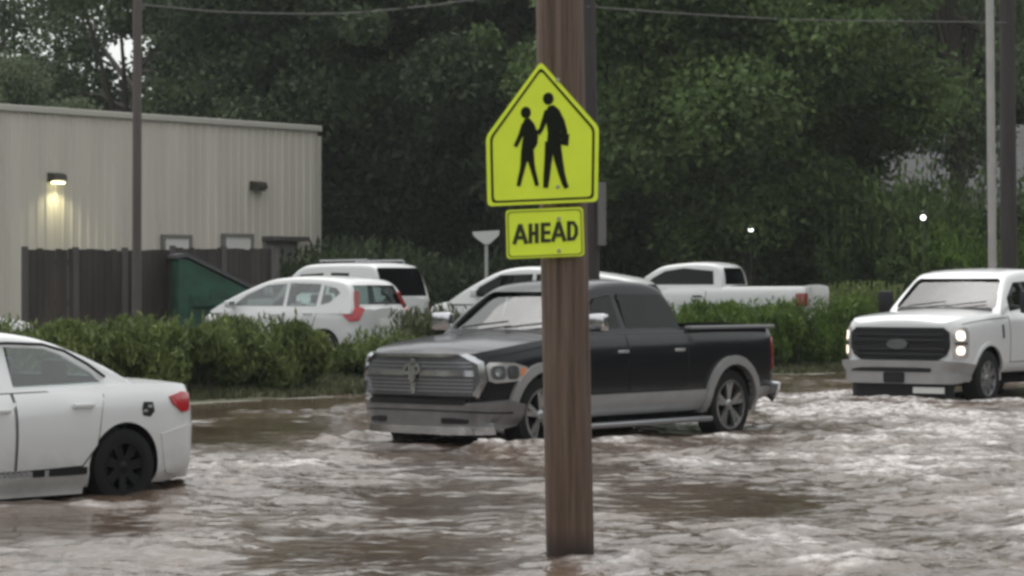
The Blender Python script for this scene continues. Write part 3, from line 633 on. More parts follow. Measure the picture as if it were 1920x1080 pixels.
def parked_pickup(O, h):
    sp = dict(W=0.98, wbelt=0.91, belt=1.36, tumble=0.26, arch=0.46, wz=0.39, axles=(1.75, -1.75), bow=0.08, crown=0.04,
      fplan=[(2.7, 0), (2.68, 0.6), (2.55, 0.85), (2.2, 0.97), (0, 0.98)], rplan=[(-2.75, 0), (-2.75, 0.88), (-2.7, 0.96), (-2.3, 0.98), (0, 0.98)],
      top=[(2.7, 1.05), (2.6, 1.15), (1.9, 1.25), (1.2, 1.30), (0, 1.35), (-0.85, 1.37), (-2.75, 1.38)], bot=[(2.7, 0.45), (-2.75, 0.5)],
      roof=[(1.15, 1.30), (1.05, 1.36), (0.75, 1.58), (0.45, 1.78), (0.2, 1.83), (-0.3, 1.87), (-0.75, 1.85), (-0.92, 1.78), (-0.99, 1.6), (-1.04, 1.3)],
      bed=(-2.68, -1.1, 0.80, 0.8),
      wins=[[(-0.78, 1.42), (-0.74, 1.70), (-0.1, 1.76), (0.30, 1.70), (0.55, 1.56), (0.72, 1.42)]],
      ws=[(-0.78, 1.40), (0.78, 1.40), (0.68, 1.72), (-0.68, 1.72)], bw=[(-0.70, 1.42), (0.70, 1.42), (0.64, 1.72), (0.58, 1.77), (-0.58, 1.77), (-0.64, 1.72)], bwmat=glassk)
    c = Car('pickup_truck', 'white pickup parked behind the low hedge with its tailgate toward the right', 'pickup truck', O, h, GZ, sp)
    c.body(white2); c.wheels(0.39, 0.23, 0.25, dullchrome, 6, 'one'); c.seats([-0.35], 0.9, 1.7)
    c.door([(-0.62, 0.55), (-0.62, 1.33), (0.85, 1.31), (0.85, 0.55)], white2, -0.45, 1.18, blackp)
    for sg in (1, -1):
        c.panel('taillight', [(sg*a, b) for a, b in rect(0.82, 1.12, 0.98, 1.24, 0.03)], c.rear, 0.015, 0.05, dkred)
        c.panel('headlight', [(sg*a, b) for a, b in rect(0.7, 1.05, 0.85, 1.0, 0.03)], c.front, 0.015, 0.05, lens)
    c.panel('tailgate', rect(-0.78, 0.78, 0.75, 1.35, 0.03), c.rear, 0.014, 0.03, white2)
    c.panel('rear_bumper', rect(-1.0, 1.0, 0.48, 0.66, 0.04), c.rear, 0.1, 0.15, chrome)
    c.mirror(0.72, 0.98, 1.46, (0.1, 0.2, 0.22), blackp)
parked_pickup(corner_origin(1506, 54, -2.7, 0.95, (-0.925, 0.38)), (-0.925, 0.38))
sedan((-10.6, 46.6), (0.88, 0.47), GZ - 0.05, 'white car parked at the far left, only its nose showing above the hedge', decals=False, paint=white2)

# ------------------------------------------------------------------ terrain in street coordinates
D = Vector((0.63, 0.777)).normalized(); N = Vector((-D.y, D.x)); K0 = Vector((-4.8, 39.0))
def st(u, v): p = K0 + D*u + N*v; return p.x, p.y            # along the street, across it (v>0 is the car park side)
def sheet(name, us, vs, zf, m):
    bm = bmesh.new(); g = [[bm.verts.new((*st(u, v), zf(u, v))) for v in vs] for u in us]
    for i in range(len(us)-1):
        for j in range(len(vs)-1): bm.faces.new((g[i][j], g[i+1][j], g[i+1][j+1], g[i][j+1]))
    return tag(obj(name, bm, m, smooth=True), kind='structure')
def gz(u, v):
    base = lerp([(-400, -0.12), (-0.35, -0.10), (-0.05, 0.015), (0.5, 0.06), (1.2, 0.16), (2.6, 0.29), (3.2, 0.31), (400, 0.31)], v)
    wob = 0.02*math.sin(u*1.7)+0.015*math.sin(u*4.1+1) if -0.5 < v < 2.6 else 0
    return base + wob
grassm = mat('verge_grass', (0.035, 0.045, 0.015), 0.9, col2=(0.10, 0.095, 0.055), nscale=1.5, bump=0.6, bscale=60)
us = [-400, -150, -60] + list(np.arange(-30, 40, 0.5)) + [60, 150, 400]
vs = [-400, -60, -5, -1, -0.6, -0.35, -0.2, -0.05, 0.1, 0.3, 0.5, 0.8, 1.2, 1.8, 2.4, 3.0, 6, 30, 60, 150, 400]
sheet('ground', us, vs, gz, grassm)
sheet('road', [-200, 200], [-22, -0.45], lambda u, v: -0.092, mat('asphalt', (0.05, 0.05, 0.052), 0.85, noise=0.2, nscale=20))
sheet('parking_lot', [-40, 60], [3.0, 32], lambda u, v: 0.325, mat('lot_asphalt', (0.07, 0.07, 0.07), 0.8, noise=0.25, nscale=6))
bm = bmesh.new()
for u0 in np.arange(-24, 36, 3.0):
    x, y = st(u0+1.5, -0.16); box(bm, (x, y, -0.055), (2.985, 0.16, 0.125), Matrix.Rotation(math.atan2(D.y, D.x), 3, 'Z'), 0.02)
tag(obj('kerb', bm, mat('kerb_concrete', (0.20, 0.19, 0.165), 0.8, noise=0.25, nscale=5), smooth=True), kind='structure')

# ------------------------------------------------------------------ flood water
rng = np.random.default_rng(3)
def perlin(x, y, seed):
    r = np.random.default_rng(seed); ang = r.random((256, 256))*2*np.pi; gx, gy = np.cos(ang), np.sin(ang)
    xi = np.floor(x).astype(int); yi = np.floor(y).astype(int); xf = x-xi; yf = y-yi
    u = xf*xf*xf*(xf*(xf*6-15)+10); v = yf*yf*yf*(yf*(yf*6-15)+10)
    def g(i, j, dx, dy): a = (xi+i) & 255; b = (yi+j) & 255; return gx[a, b]*dx + gy[a, b]*dy
    n0 = g(0,0,xf,yf)*(1-u) + g(1,0,xf-1,yf)*u; n1 = g(0,1,xf,yf-1)*(1-u) + g(1,1,xf-1,yf-1)*u
    return n0*(1-v) + n1*v
def water():
    xs = np.arange(-12.5, 12.5, 0.055); ys = np.arange(12.0, 54, 0.055)
    X, Y = np.meshgrid(xs, ys, indexing='ij')
    wx = X + 0.25*perlin(X*0.9, Y*0.9, 1); wy = Y + 0.25*perlin(X*0.9+40, Y*0.9, 2)
    rid = lambda s, seed, ax=1.0: 1 - 2*np.abs(perlin(wx*s*ax+seed*7.3, wy*s+seed*3.1, seed))*1.6
    Z = 0.014*perlin(wx*0.6, wy*0.6, 5) + 0.026*rid(0.9, 6, 0.7) + 0.030*rid(1.7, 7, 0.7) + 0.023*rid(3.4, 8, 0.7) + 0.008*perlin(wx*7, wy*8, 9)
    U = (X-K0.x)*D.x + (Y-K0.y)*D.y; V = (X-K0.x)*N.x + (Y-K0.y)*N.y
    calm = np.clip((-V-1.0)/2.5, 0, 1)                       # calmer beside the kerb
    calm = 0.10 + 0.90*calm*calm*(3-2*calm)
    near = np.clip((U+2.0 - 0)/3.0, 0, 1); calm = np.maximum(calm, 0.55*near)   # rough again beyond the dark truck's nose
    gs = lambda cx, cy, sx, sy: np.exp(-((X-cx)/sx)**2-((Y-cy)/sy)**2)
    pf = 0.52+1.5*perlin(X*0.30+9, Y*0.14, 11)+0.9*perlin(X*0.9, Y*0.45, 12) - 0.75*gs(1.0, 20.8, 1.3, 2.2) - 0.5*gs(-0.9, 17.0, 1.0, 1.2) + 0.5*gs(3.6, 24, 1.8, 6) + 0.5*gs(-2.6, 17.4, 0.9, 1.5) + 0.4*gs(0.5, 26.3, 2.5, 1.6)
    patch = 0.20 + 1.05*np.clip(pf, 0, 1)
    lull = gs(-3.1, 31.5, 1.25, 5.5)                         # slack brown water between the sedan and the dark truck
    A = calm*patch
    foam_glint = np.zeros_like(Z)
    def wake(O, h, hw, xf, xr, amp, lift=1.0):
        nonlocal Z, A, foam_glint
        lx, ly = -h[1], h[0]; a = (X-O[0])*h[0] + (Y-O[1])*h[1]; b = (X-O[0])*lx + (Y-O[1])*ly
        # bow wave round the nose and two diverging wash ridges along the flanks
        dd = np.abs(b) - (hw + 0.12 + 0.28*np.clip(xf+0.2-a, 0, 9)); ridge = np.exp(-(dd/0.22)**2)*np.exp(-np.clip(xf-a, 0, 20)/6.0)*(a < xf+0.25)
        bow = np.exp(-((a-xf-0.25)/0.25)**2)*(np.abs(b) < hw+0.5)
        tail = np.exp(-(b/(hw*1.3))**2)*(a < xr)*np.exp(np.clip(a-xr, -20, 0)/5.0)
        Z += lift*amp*(0.055*ridge + 0.04*bow)
        A += lift*amp*(0.5*ridge + 0.35*bow + 0.55*tail); foam_glint += amp*(0.8*ridge + 0.5*bow + 0.7*tail)
    wake((0.71, 30.58), (-0.63, -0.777), 0.98, 2.74, -2.75, 0.8)
    wake((7.46, 42.05), (-0.575, -0.818), 1.0, 2.97, -3.1, 1.0, 0.3)
    wake((-4.66, 21.33), (-0.68, -0.73), 0.88, 2.24, -2.28, 0.8)
    pole = np.exp(-(((X-0.363)**2+(Y-16.5)**2)/0.09)); Z += 0.01*pole
    A *= 1-0.88*lull; foam_glint *= 1-lull
    dp = np.sqrt((X-0.363)**2+(Y-16.5)**2); Z += 0.010*np.cos(dp*26)*np.exp(-dp/0.35)
    # traffic foam mid-street; paler right side paints sky glints into the colour
    ch = np.exp(-((V+7.0)/3.2)**2); foam_glint += 0.22*ch; foam_glint += 0.27*np.clip((X-0.6)/5, 0, 1)*np.clip((-V-1)/2, 0, 1)
    fn = perlin(wx*1.3, wy*1.5, 21)*0.6+perlin(wx*3.4, wy*3.0, 22)*0.4 + perlin(X*0.35, Y*0.3, 23)*0.5
    crest = np.clip(Z*A*14, -0.6, 1.0)
    foam_glint = np.clip((foam_glint*0.5 + fn + 0.5*crest - 0.52 + 0.30*(np.clip(pf, 0, 1)-0.5) - 1.2*lull)*2.5, 0, 1)  # whitens wakes as foam and crests as painted sky glints
    edge = np.clip(np.minimum.reduce([X+12.5, 12.45-X, Y-12, 53.9-Y])/0.6, 0, 1)
    Z = (Z-0.006)*A*edge
    n0, n1 = X.shape; co = np.stack([X, Y, Z], -1).reshape(-1, 3)
    idx = np.arange(n0*n1).reshape(n0, n1); q = np.stack([idx[:-1,:-1], idx[1:,:-1], idx[1:,1:], idx[:-1,1:]], -1).reshape(-1, 4)
    # outer calm sheet
    me = bpy.data.meshes.new('flood_water'); nv = len(co)
    bx0, bx1, by0, by1 = xs[0], xs[-1], ys[0], ys[-1]
    ext = np.array([(-150,-60,0),(bx0,-60,0),(bx1,-60,0),(150,-60,0),(-150,by0,0),(bx0,by0,0),(bx1,by0,0),(150,by0,0),(-150,by1,0),(bx0,by1,0),(bx1,by1,0),(150,by1,0),(-150,160,0),(bx0,160,0),(bx1,160,0),(150,160,0)], float)
    co = np.vstack([co, ext]); e = nv; eq = []
    for j in range(3):
        for i in range(3):
            if i == 1 and j == 1: continue
            eq.append((e+j*4+i, e+j*4+i+1, e+(j+1)*4+i+1, e+(j+1)*4+i))
    q = np.vstack([q, np.array(eq)])
    me.vertices.add(len(co)); me.vertices.foreach_set('co', co.ravel()); me.loops.add(q.size); me.loops.foreach_set('vertex_index', q.ravel().astype(np.int32))
    me.polygons.add(len(q)); me.polygons.foreach_set('loop_start', np.arange(0, q.size, 4, dtype=np.int32)); me.polygons.foreach_set('loop_total', np.full(len(q), 4, np.int32))
    me.update(calc_edges=True); me.polygons.foreach_set('use_smooth', np.ones(len(q), bool))
    at = me.attributes.new('foam_glint', 'FLOAT', 'POINT'); at.data.foreach_set('value', np.concatenate([foam_glint.ravel(), np.zeros(16)]).astype(np.float32))
    at = me.attributes.new('rough', 'FLOAT', 'POINT'); at.data.foreach_set('value', np.concatenate([A.ravel(), np.full(16, 0.5)]).astype(np.float32))
    m = bpy.data.materials.new('muddy_water'); m.use_nodes = True; nt = m.node_tree; b = nt.nodes['Principled BSDF']; L = nt.links.new
    b.inputs['Roughness'].default_value = 0.07; b.inputs['IOR'].default_value = 1.45
    fa = nt.nodes.new('ShaderNodeAttribute'); fa.attribute_name = 'foam_glint'; ra = nt.nodes.new('ShaderNodeAttribute'); ra.attribute_name = 'rough'
    tc = nt.nodes.new('ShaderNodeTexCoord')
    n1_ = nt.nodes.new('ShaderNodeTexNoise'); n1_.inputs['Scale'].default_value = 0.7; n1_.inputs['Detail'].default_value = 4; L(tc.outputs['Object'], n1_.inputs['Vector'])
    r = nt.nodes.new('ShaderNodeValToRGB'); r.color_ramp.elements[0].position = 0.35; r.color_ramp.elements[1].position = 0.65
    r.color_ramp.elements[0].color = (0.070, 0.047, 0.034, 1); r.color_ramp.elements[1].color = (0.112, 0.080, 0.060, 1); L(n1_.outputs['Fac'], r.inputs['Fac'])
    fm = nt.nodes.new('ShaderNodeTexNoise'); fm.inputs['Scale'].default_value = 11; fm.inputs['Detail'].default_value = 5; L(tc.outputs['Object'], fm.inputs['Vector'])
    mr = nt.nodes.new('ShaderNodeMapRange'); mr.inputs[1].default_value = 0.30; mr.inputs[2].default_value = 0.66; L(fm.outputs['Fac'], mr.inputs[0])
    mu = nt.nodes.new('ShaderNodeMath'); mu.operation = 'MULTIPLY'; L(mr.outputs[0], mu.inputs[0]); L(fa.outputs['Fac'], mu.inputs[1])
    mx = nt.nodes.new('ShaderNodeMix'); mx.data_type = 'RGBA'; L(mu.outputs[0], mx.inputs['Factor']); L(r.outputs['Color'], mx.inputs['A']); mx.inputs['B'].default_value = (0.56, 0.525, 0.51, 1)
    L(mx.outputs['Result'], b.inputs['Base Color'])
    rr = nt.nodes.new('ShaderNodeMath'); rr.operation = 'MULTIPLY_ADD'; L(mu.outputs[0], rr.inputs[0]); rr.inputs[1].default_value = 0.4; rr.inputs[2].default_value = 0.07; L(rr.outputs[0], b.inputs['Roughness'])
    w1 = nt.nodes.new('ShaderNodeTexNoise'); w1.inputs['Scale'].default_value = 4.5; w1.inputs['Detail'].default_value = 5; w1.inputs['Distortion'].default_value = 0.6; L(tc.outputs['Object'], w1.inputs['Vector'])
    bp = nt.nodes.new('ShaderNodeBump'); bp.inputs['Distance'].default_value = 0.055; L(ra.outputs['Fac'], bp.inputs['Strength']); L(w1.outputs['Fac'], bp.inputs['Height'])
    L(bp.outputs[0], b.inputs['Normal'])
    me.materials.append(m); o = bpy.data.objects.new('water', me); COL.objects.link(o); tag(o, kind='structure')
water()

# ------------------------------------------------------------------ vegetation
def leaves_mesh(name, P, size, up=0.0, seed=0, aspect=1.6):
    """P: (n,3) leaf centres -> one mesh of rhombic leaf faces."""
    r = np.random.default_rng(seed); n = len(P)
    a = r.normal(size=(n, 3)); a[:, 2] += up*2.2; a /= np.linalg.norm(a, axis=1)[:, None]
    b = r.normal(size=(n, 3)); b -= (b*a).sum(1)[:, None]*a; b /= np.linalg.norm(b, axis=1)[:, None]
    s = size*(0.6+0.8*r.random(n))[:, None]; A = a*s*aspect*0.5; B = b*s*0.5
    co = np.stack([P-A, P+B*0.9-A*0.1, P+A, P-B*0.9-A*0.1], 1).reshape(-1, 3)
    me = bpy.data.meshes.new(name); me.vertices.add(4*n); me.vertices.foreach_set('co', co.ravel())
    me.loops.add(4*n); me.loops.foreach_set('vertex_index', np.arange(4*n, dtype=np.int32)); me.polygons.add(n)
    me.polygons.foreach_set('loop_start', np.arange(0, 4*n, 4, dtype=np.int32)); me.polygons.foreach_set('loop_total', np.full(n, 4, np.int32)); me.update(calc_edges=True)
    return me
def clump_points(centres, radii, n, r, flat=0.75):
    w = radii**2; w = w/w.sum(); k = r.choice(len(radii), n, p=w); d = r.normal(size=(n, 3)); d /= np.linalg.norm(d, axis=1)[:, None]
    rad = radii[k]*(0.30+1.05*r.random(n)**0.9); q = d*rad[:, None]; q[:, 2] *= flat; return centres[k]+q
def tree_meshes(seed, H, crown_r, base, ncl, nl, leaf):
    r = np.random.default_rng(seed); c = []
    while len(c) < ncl:
        p = r.uniform(-1, 1, 3)
        if 0.25 < np.linalg.norm(p) < 1: c.append(p)
    c = np.array(c); cz = base+(H-base)/2
    C = np.stack([c[:,0]*crown_r, c[:,1]*crown_r, cz+c[:,2]*(H-base)/2], 1); C[:, :2] *= (1+0.18*r.normal(size=(ncl, 1)))
    rad = crown_r*(0.10+0.24*r.random(ncl)**1.4); crown = leaves_mesh('crown', clump_points(C, rad, nl, r), leaf, seed=seed)
    bm = bmesh.new(); tr = H*0.022
    pts = [Vector((0, 0, -0.2))]
    for i in range(1, 7): pts.append(Vector((r.normal()*0.12*i**0.5, r.normal()*0.12*i**0.5, H*0.75*i/6)))
    tube(bm, pts, [tr*1.35, tr, tr*0.85, tr*0.7, tr*0.5, tr*0.35, tr*0.15], 9)
    for k in r.choice(ncl, min(ncl, 16), replace=False):
        t = r.uniform(0.25, 0.8); i = int(t*6); a = pts[i].lerp(pts[i+1], t*6-i) if i < 6 else pts[6]; b = Vector(C[k]); m = a.lerp(b, 0.5)+Vector((0, 0, 0.3)); tube(bm, [a, m, b], [tr*0.42, tr*0.25, tr*0.08], 6)
    bmesh.ops.recalc_face_normals(bm, faces=bm.faces); tm = bpy.data.meshes.new('trunk'); bm.to_mesh(tm); bm.free()
    return crown, tm
bark = mat('bark', (0.05, 0.042, 0.034), 0.9, noise=0.35, nscale=12, bump=0.5, bscale=25)
leaf_dark = leaf_mat('dark_foliage', (0.026, 0.042, 0.019), (0.078, 0.110, 0.046), 0.3, 0.4)
leaf_mid = leaf_mat('mid_foliage', (0.038, 0.064, 0.020), (0.135, 0.20, 0.064), 0.35, 0.5)
leaf_pale = leaf_mat('pale_foliage', (0.06, 0.085, 0.045), (0.16, 0.20, 0.11), 0.3, 0.5)
TM = [tree_meshes(11, 15, 5.2, 2.2, 75, 90000, 0.135), tree_meshes(12, 13, 4.6, 1.2, 64, 75000, 0.13), tree_meshes(13, 17, 6.0, 3.0, 90, 100000, 0.15), tree_meshes(14, 17, 5.6, 4.0, 26, 19000, 0.15)]
variants = {}
def tree(px, Y, kind, lm, label, sc=1.0, rz=0.0, z=0.3, group=None, zs=None):
    key = (kind, lm.name)
    if key not in variants:
        cm, tm = TM[kind]; cm2 = cm.copy(); cm2.materials.append(lm)
        if not len(tm.materials): tm.materials.append(bark)
        variants[key] = (cm2, tm)
    cm, tm = variants[key]; t = thing('tree', label, 'tree', ((px-960)*Y/F, Y, z), rz, group); t.scale = (sc, sc, zs or sc)
    for nme, me in (('crown', cm), ('trunk', tm)): o = bpy.data.objects.new(nme, me); COL.objects.link(o); o.parent = t
    return t
G1 = 'trees standing behind the car park'
tree(30, 84, 1, leaf_pale, 'pale green young tree rising just over the left end of the metal building', 0.62, 0.3, zs=0.66)
tree(-70, 108, 3, leaf_dark, 'dark tall tree at the far left edge behind the metal building', 1.0, 1.0)
tree(255, 100, 3, leaf_dark, 'dark thin-crowned tree with sky showing through, behind the metal building and slim brown post', 0.95, 2.0)
tree(450, 96, 1, leaf_dark, 'dark tree above the right half of the metal building roof', 1.15, 0.7)
tree(620, 90, 0, leaf_dark, 'dark dense tree just right of the metal building corner', 1.05, 4.0)
tree(800, 94, 2, leaf_dark, 'dark tree behind the boxy white SUV, left of the school sign', 1.0, 5.0)
tree(960, 88, 1, leaf_dark, 'dark tree directly behind the school sign', 1.2, 3.3)
tree(1130, 92, 0, leaf_dark, 'dark tree just right of the wooden pole and sign', 1.1, 1.4)
tree(1290, 82, 1, leaf_mid, 'mid green tree above the cab of the parked white pickup', 1.0, 2.2, zs=1.15)
tree(1405, 76, 0, leaf_mid, 'broad bright green tree, the leafiest one right of the sign', 0.98, 0.2)
tree(1560, 78, 1, leaf_mid, 'bright green tree at the right end of the leafy group, beside the grey house roof', 0.66, 3.0)
tree(1760, 112, 0, leaf_pale, 'pale green tree rising behind the grey roofed house', 1.15, 5.2)
tree(1930, 104, 2, leaf_mid, 'green tree behind the dark utility pole at the right edge', 1.05, 0.9)
tree(1800, 80, 3, leaf_pale, 'pale high-crowned tree hanging over the grey roof beside the grey metal pole', 0.72, 1.1, zs=1.28)
tree(1370, 100, 2, leaf_dark, 'dark tree filling the gap behind the parked white pickup', 1.0, 2.7)
tree(1560, 104, 2, leaf_dark, 'dark tall tree behind the broad bright green one', 1.05, 1.9)
tree(700, 110, 2, leaf_dark, 'dark tree in the back row between metal building and sign', 1.15, 0.4)
tree(1030, 112, 2, leaf_dark, 'dark tree in the back row above the school sign tip', 1.2, 2.9)
tree(540, 118, 2, leaf_dark, 'dark tree in the back row above the middle of the metal building', 1.05, 3.9)

def shrub(name, label, cat, pxs, Y, z0, ztop, depth, n, leaf, lm, seed, up=0.75, cone=None, stems=True):
    """clump of leaf faces between two image columns at distance Y, following the street direction"""
    r = np.random.default_rng(seed); u_pts = []
    px0, px1 = pxs; 
    def onray(px, v):                                           # street coordinate u where the view ray px meets offset v
        t = (px-960)/F; b = K0 + N*v; return (t*b.y - b.x)/(D.x - t*D.y)
    u0, u1 = onray(px0, Y), onray(px1, Y)                        # here Y is the v offset (metres behind the kerb)
    t = thing(name, label, cat, (*st((u0+u1)/2, Y), z0), math.atan2(D.y, D.x))
    L = u1-u0; nc = max(8, int(L*11)); C = np.zeros((nc, 3)); C[:, 0] = r.uniform(-L/2, L/2, nc); C[:, 1] = r.uniform(-depth/2, depth/2, nc)
    hh = np.array([ztop(c/L+0.5) if callable(ztop) else ztop for c in C[:, 0]])-z0
    C[:, 2] = hh*r.uniform(0.12, 0.80, nc); rad = np.minimum(0.27, hh*0.30)*(0.5+0.9*r.random(nc))
    P = clump_points(C, rad, n, r, 0.9)
    P[:, 2] = np.clip(P[:, 2], 0.0, None)
    me = leaves_mesh('foliage', P, leaf*0.86, up, seed, 3.2); o = finish(bpy.data.objects.new('foliage', me), lm, t)
    # upright shoots sticking out of the top
    k = int(L*75); x = r.uniform(-L/2, L/2, k); hs = np.array([ztop(c/L+0.5) if callable(ztop) else ztop for c in x])-z0
    S = []
    for i in range(k):
        m = 9; y0 = r.uniform(-depth/2, depth/2); lean = r.normal(size=2)*0.12; top = hs[i]*(0.86+0.30*r.random())
        for j in range(m): f = 0.55+0.45*j/m; S.append((x[i]+lean[0]*f+r.normal()*0.02, y0+lean[1]*f+r.normal()*0.02, top*f))
    me = leaves_mesh('shoots', np.array(S), leaf*0.8, 1.0, seed+1, 3.0); tag(finish(bpy.data.objects.new('shoots', me), lm, t), kind='stuff')
    if stems:
        bm = bmesh.new()
        for i in range(int(L*7)):
            x0 = r.uniform(-L/2, L/2); y0 = r.uniform(-depth/2, depth/2)*0.8; hg = (ztop(x0/L+0.5) if callable(ztop) else ztop)-z0
            tube(bm, [(x0, y0, -0.05), (x0+r.normal()*0.08, y0, hg*0.4), (x0+r.normal()*0.15, y0, hg*0.8)], [0.014, 0.010, 0.004], 5)
        tag(obj('stems', bm, bark, t), kind='stuff')
    return t
hedge_leaf = leaf_mat('hedge_foliage', (0.044, 0.068, 0.018), (0.19, 0.235, 0.075), 0.25, 1.6)
hedge_leaf2 = leaf_mat('hedge_foliage_fresh', (0.035, 0.065, 0.012), (0.12, 0.19, 0.032), 0.3, 1.6)
weed_leaf = leaf_mat('weed_foliage', (0.05, 0.06, 0.03), (0.12, 0.14, 0.07), 0.3, 2)
shrub('hedge', 'leafy green hedge directly behind the white sedan roof and boot', 'hedge', (-60, 335), 1.2, 0.12, lambda f: 1.14+0.06*math.sin(f*11)+0.05*math.sin(f*31), 1.2, 90000, 0.05, hedge_leaf, 41)
shrub('hedge', 'leafy green hedge between the white sedan and the gap at the hatchback', 'hedge', (345, 562), 1.2, 0.12, lambda f: 1.18+0.05*math.sin(f*9)-0.35*max(0, f-0.85)/0.15, 1.2, 60000, 0.05, hedge_leaf, 42)
shrub('bush', 'small round bush between the hedge gap and the black pickup', 'bush', (655, 770), 1.3, 0.12, lambda f: 0.66+0.30*math.sin(min(1, f*1.1)*math.pi*0.75), 0.9, 34000, 0.05, hedge_leaf, 43)
shrub('weeds', 'tall pale weeds growing in front of the white minivan', 'plants', (745, 870), 2.2, 0.18, lambda f: 1.05+0.30*math.sin(f*math.pi), 0.6, 6000, 0.06, weed_leaf, 45, 0.9)
shrub('hedge', 'fresh green hedge below the parked white pickup', 'hedge', (1215, 1640), 1.4, 0.15, lambda f: 1.22+0.22*f+0.05*math.sin(f*23), 1.2, 120000, 0.055, hedge_leaf2, 47)
shrub('bush', 'low bush between the parked pickup and the tall white pickup', 'bush', (1560, 1720), 4.5, 0.3, lambda f: 1.75-0.5*abs(f-0.35), 1.4, 26000, 0.065, hedge_leaf, 49)
shrub('bush', 'yellowish bush behind the tall white pickup at the foot of the grey metal pole', 'bush', (1740, 1960), 7.0, 0.3, lambda f: 2.9+0.4*math.sin(f*9), 1.4, 40000, 0.07, hedge_leaf2, 51)
shrub('bush', 'tall wild bush in front of the grey roofed house', 'bush', (1610, 1870), 10.0, 0.3, lambda f: 4.3+0.45*math.sin(f*9), 3.0, 60000, 0.11, leaf_mid, 53, 0.1)
shrub('bush', 'dark undergrowth behind the boxy SUV and minivan', 'bush', (585, 1130), 24.0, 0.3, lambda f: 2.5+0.4*math.sin(f*11), 3.0, 70000, 0.12, leaf_dark, 55, 0.1)
shrub('bush', 'dark undergrowth behind the parked white pickup', 'bush', (1120, 1640), 24.0, 0.3, lambda f: 2.4+0.4*math.sin(f*13), 3.0, 70000, 0.12, leaf_dark, 57, 0.1)
# far wood, one mass
r = np.random.default_rng(77); C = np.stack([r.uniform(-42, 42, 420), r.uniform(128, 142, 420), r.uniform(0.5, 15.5, 420)], 1)
C = C[~((C[:, 0] < -12) & (C[:, 2] > 7.5))]
me = leaves_mesh('far_woods', clump_points(C, np.full(len(C), 2.4), 260000, r, 0.8), 0.35, seed=78); finish(bpy.data.objects.new('woods', me), leaf_dark)
tag(bpy.data.objects['woods'], 'dark distant wood closing the view behind the trees', 'woods', kind='stuff')
C = np.stack([r.uniform(-75, 75, 300), r.uniform(-34, -22, 300), r.uniform(0.5, 9.0, 300)], 1)  # unseen trees added behind the camera so glossy paint reflects dark
me = leaves_mesh('added_rear_woods', clump_points(C, np.full(len(C), 2.6), 60000, r, 0.8), 0.8, seed=79); finish(bpy.data.objects.new('woods', me), leaf_dark)
tag(bpy.data.objects['woods.001'], 'unseen belt of trees added on the near side of the street, behind the viewer, for dark reflections', 'woods', kind='stuff')
C = np.concatenate([np.stack([r.uniform(62, 72, 260), r.uniform(-30, 128, 260), r.uniform(0.5, 15, 260)], 1), np.stack([r.uniform(-72, -62, 200), r.uniform(-30, 128, 200), r.uniform(0.5, 12, 200)], 1)])  # out-of-view tree belts added to darken reflections in the car sides
me = leaves_mesh('added_side_woods', clump_points(C, np.full(len(C), 3.0), 70000, r, 0.9), 1.0, seed=80); finish(bpy.data.objects.new('woods', me), leaf_dark)
tag(bpy.data.objects['woods.002'], 'unseen dark belts of trees added along both ends of the street to darken reflections', 'woods', kind='stuff')
# verge grass tufts
r = np.random.default_rng(90); k = 42000; u = r.uniform(-12, 22, k); v = r.uniform(-0.02, 2.6, k); P = np.zeros((k, 3))
for i in range(k): P[i] = (*st(u[i], v[i]), gz(u[i], v[i])+0.03)
me = leaves_mesh('grass', P, 0.045, 1.3, 91, 3.0); finish(bpy.data.objects.new('grass', me), leaf_mat('grass_blades', (0.05, 0.06, 0.025), (0.13, 0.13, 0.07), 0.25, 1.2))
tag(bpy.data.objects['grass'], 'short olive grass on the verge between flood water and hedge', 'grass', kind='stuff')

# ------------------------------------------------------------------ metal building, fence, dumpster
def wall_frame(p0, p1):
    a = Vector((p1[0]-p0[0], p1[1]-p0[1])); return a.length, math.atan2(a.y, a.x)
P0 = Vector((-13.25-3.3, 69-4.1)); P1 = Vector((-5.72, 78.4)); L, ang = wall_frame(P0, P1)
bld = thing('metal_building', 'beige corrugated metal building with a flat eave behind the brown fence', 'building', (P0.x, P0.y, 0.3), ang)
BH = 6.08
wm = mat('beige_cladding', (0.52, 0.482, 0.42), 0.5, noise=0.09, nscale=0.9, stretch=(1.6, 1.6, 0.18))
def ribbed(name, L, H, m, parent, M, pitch=0.3):
    bm = bmesh.new(); xs = [0]; n = int(L/pitch)
    prof = []
    for i in range(n): a = i*pitch; prof += [(a, 0), (a+pitch*0.62, 0), (a+pitch*0.70, -0.035), (a+pitch*0.9, -0.035), (a+pitch*0.98, 0)]
    prof.append((L, 0)); lo = [bm.verts.new((x, y, -0.4)) for x, y in prof]; hi = [bm.verts.new((x, y, H)) for x, y in prof]
    for i in range(len(prof)-1): bm.faces.new((lo[i], lo[i+1], hi[i+1], hi[i]))
    bmesh.ops.transform(bm, matrix=M, verts=bm.verts); return obj(name, bm, m, parent, fix=False)
ribbed('wall', L, BH, wm, bld, Matrix.Identity(4))
ribbed('wall', 14, BH, wm, bld, Matrix.Translation((L, 0, 0)) @ Matrix.Rotation(R(90), 4, 'Z'))
bm = bmesh.new(); box(bm, (L/2, 7, BH-0.12), (L-0.12, 13.9, 0.1)); box(bm, (L/2, 14.0, BH/2), (L, 0.1, BH)); box(bm, (0, 7, BH/2), (0.1, 13.8, BH)); obj('roof', bm, mat('roof_metal', (0.3, 0.3, 0.29), 0.5), bld)
bm = bmesh.new(); box(bm, (L/2, -0.06, BH-0.03), (L+0.16, 0.13, 0.17), None, 0.02); obj('eave_trim', bm, mat('trim_beige', (0.42, 0.405, 0.36), 0.5), bld)
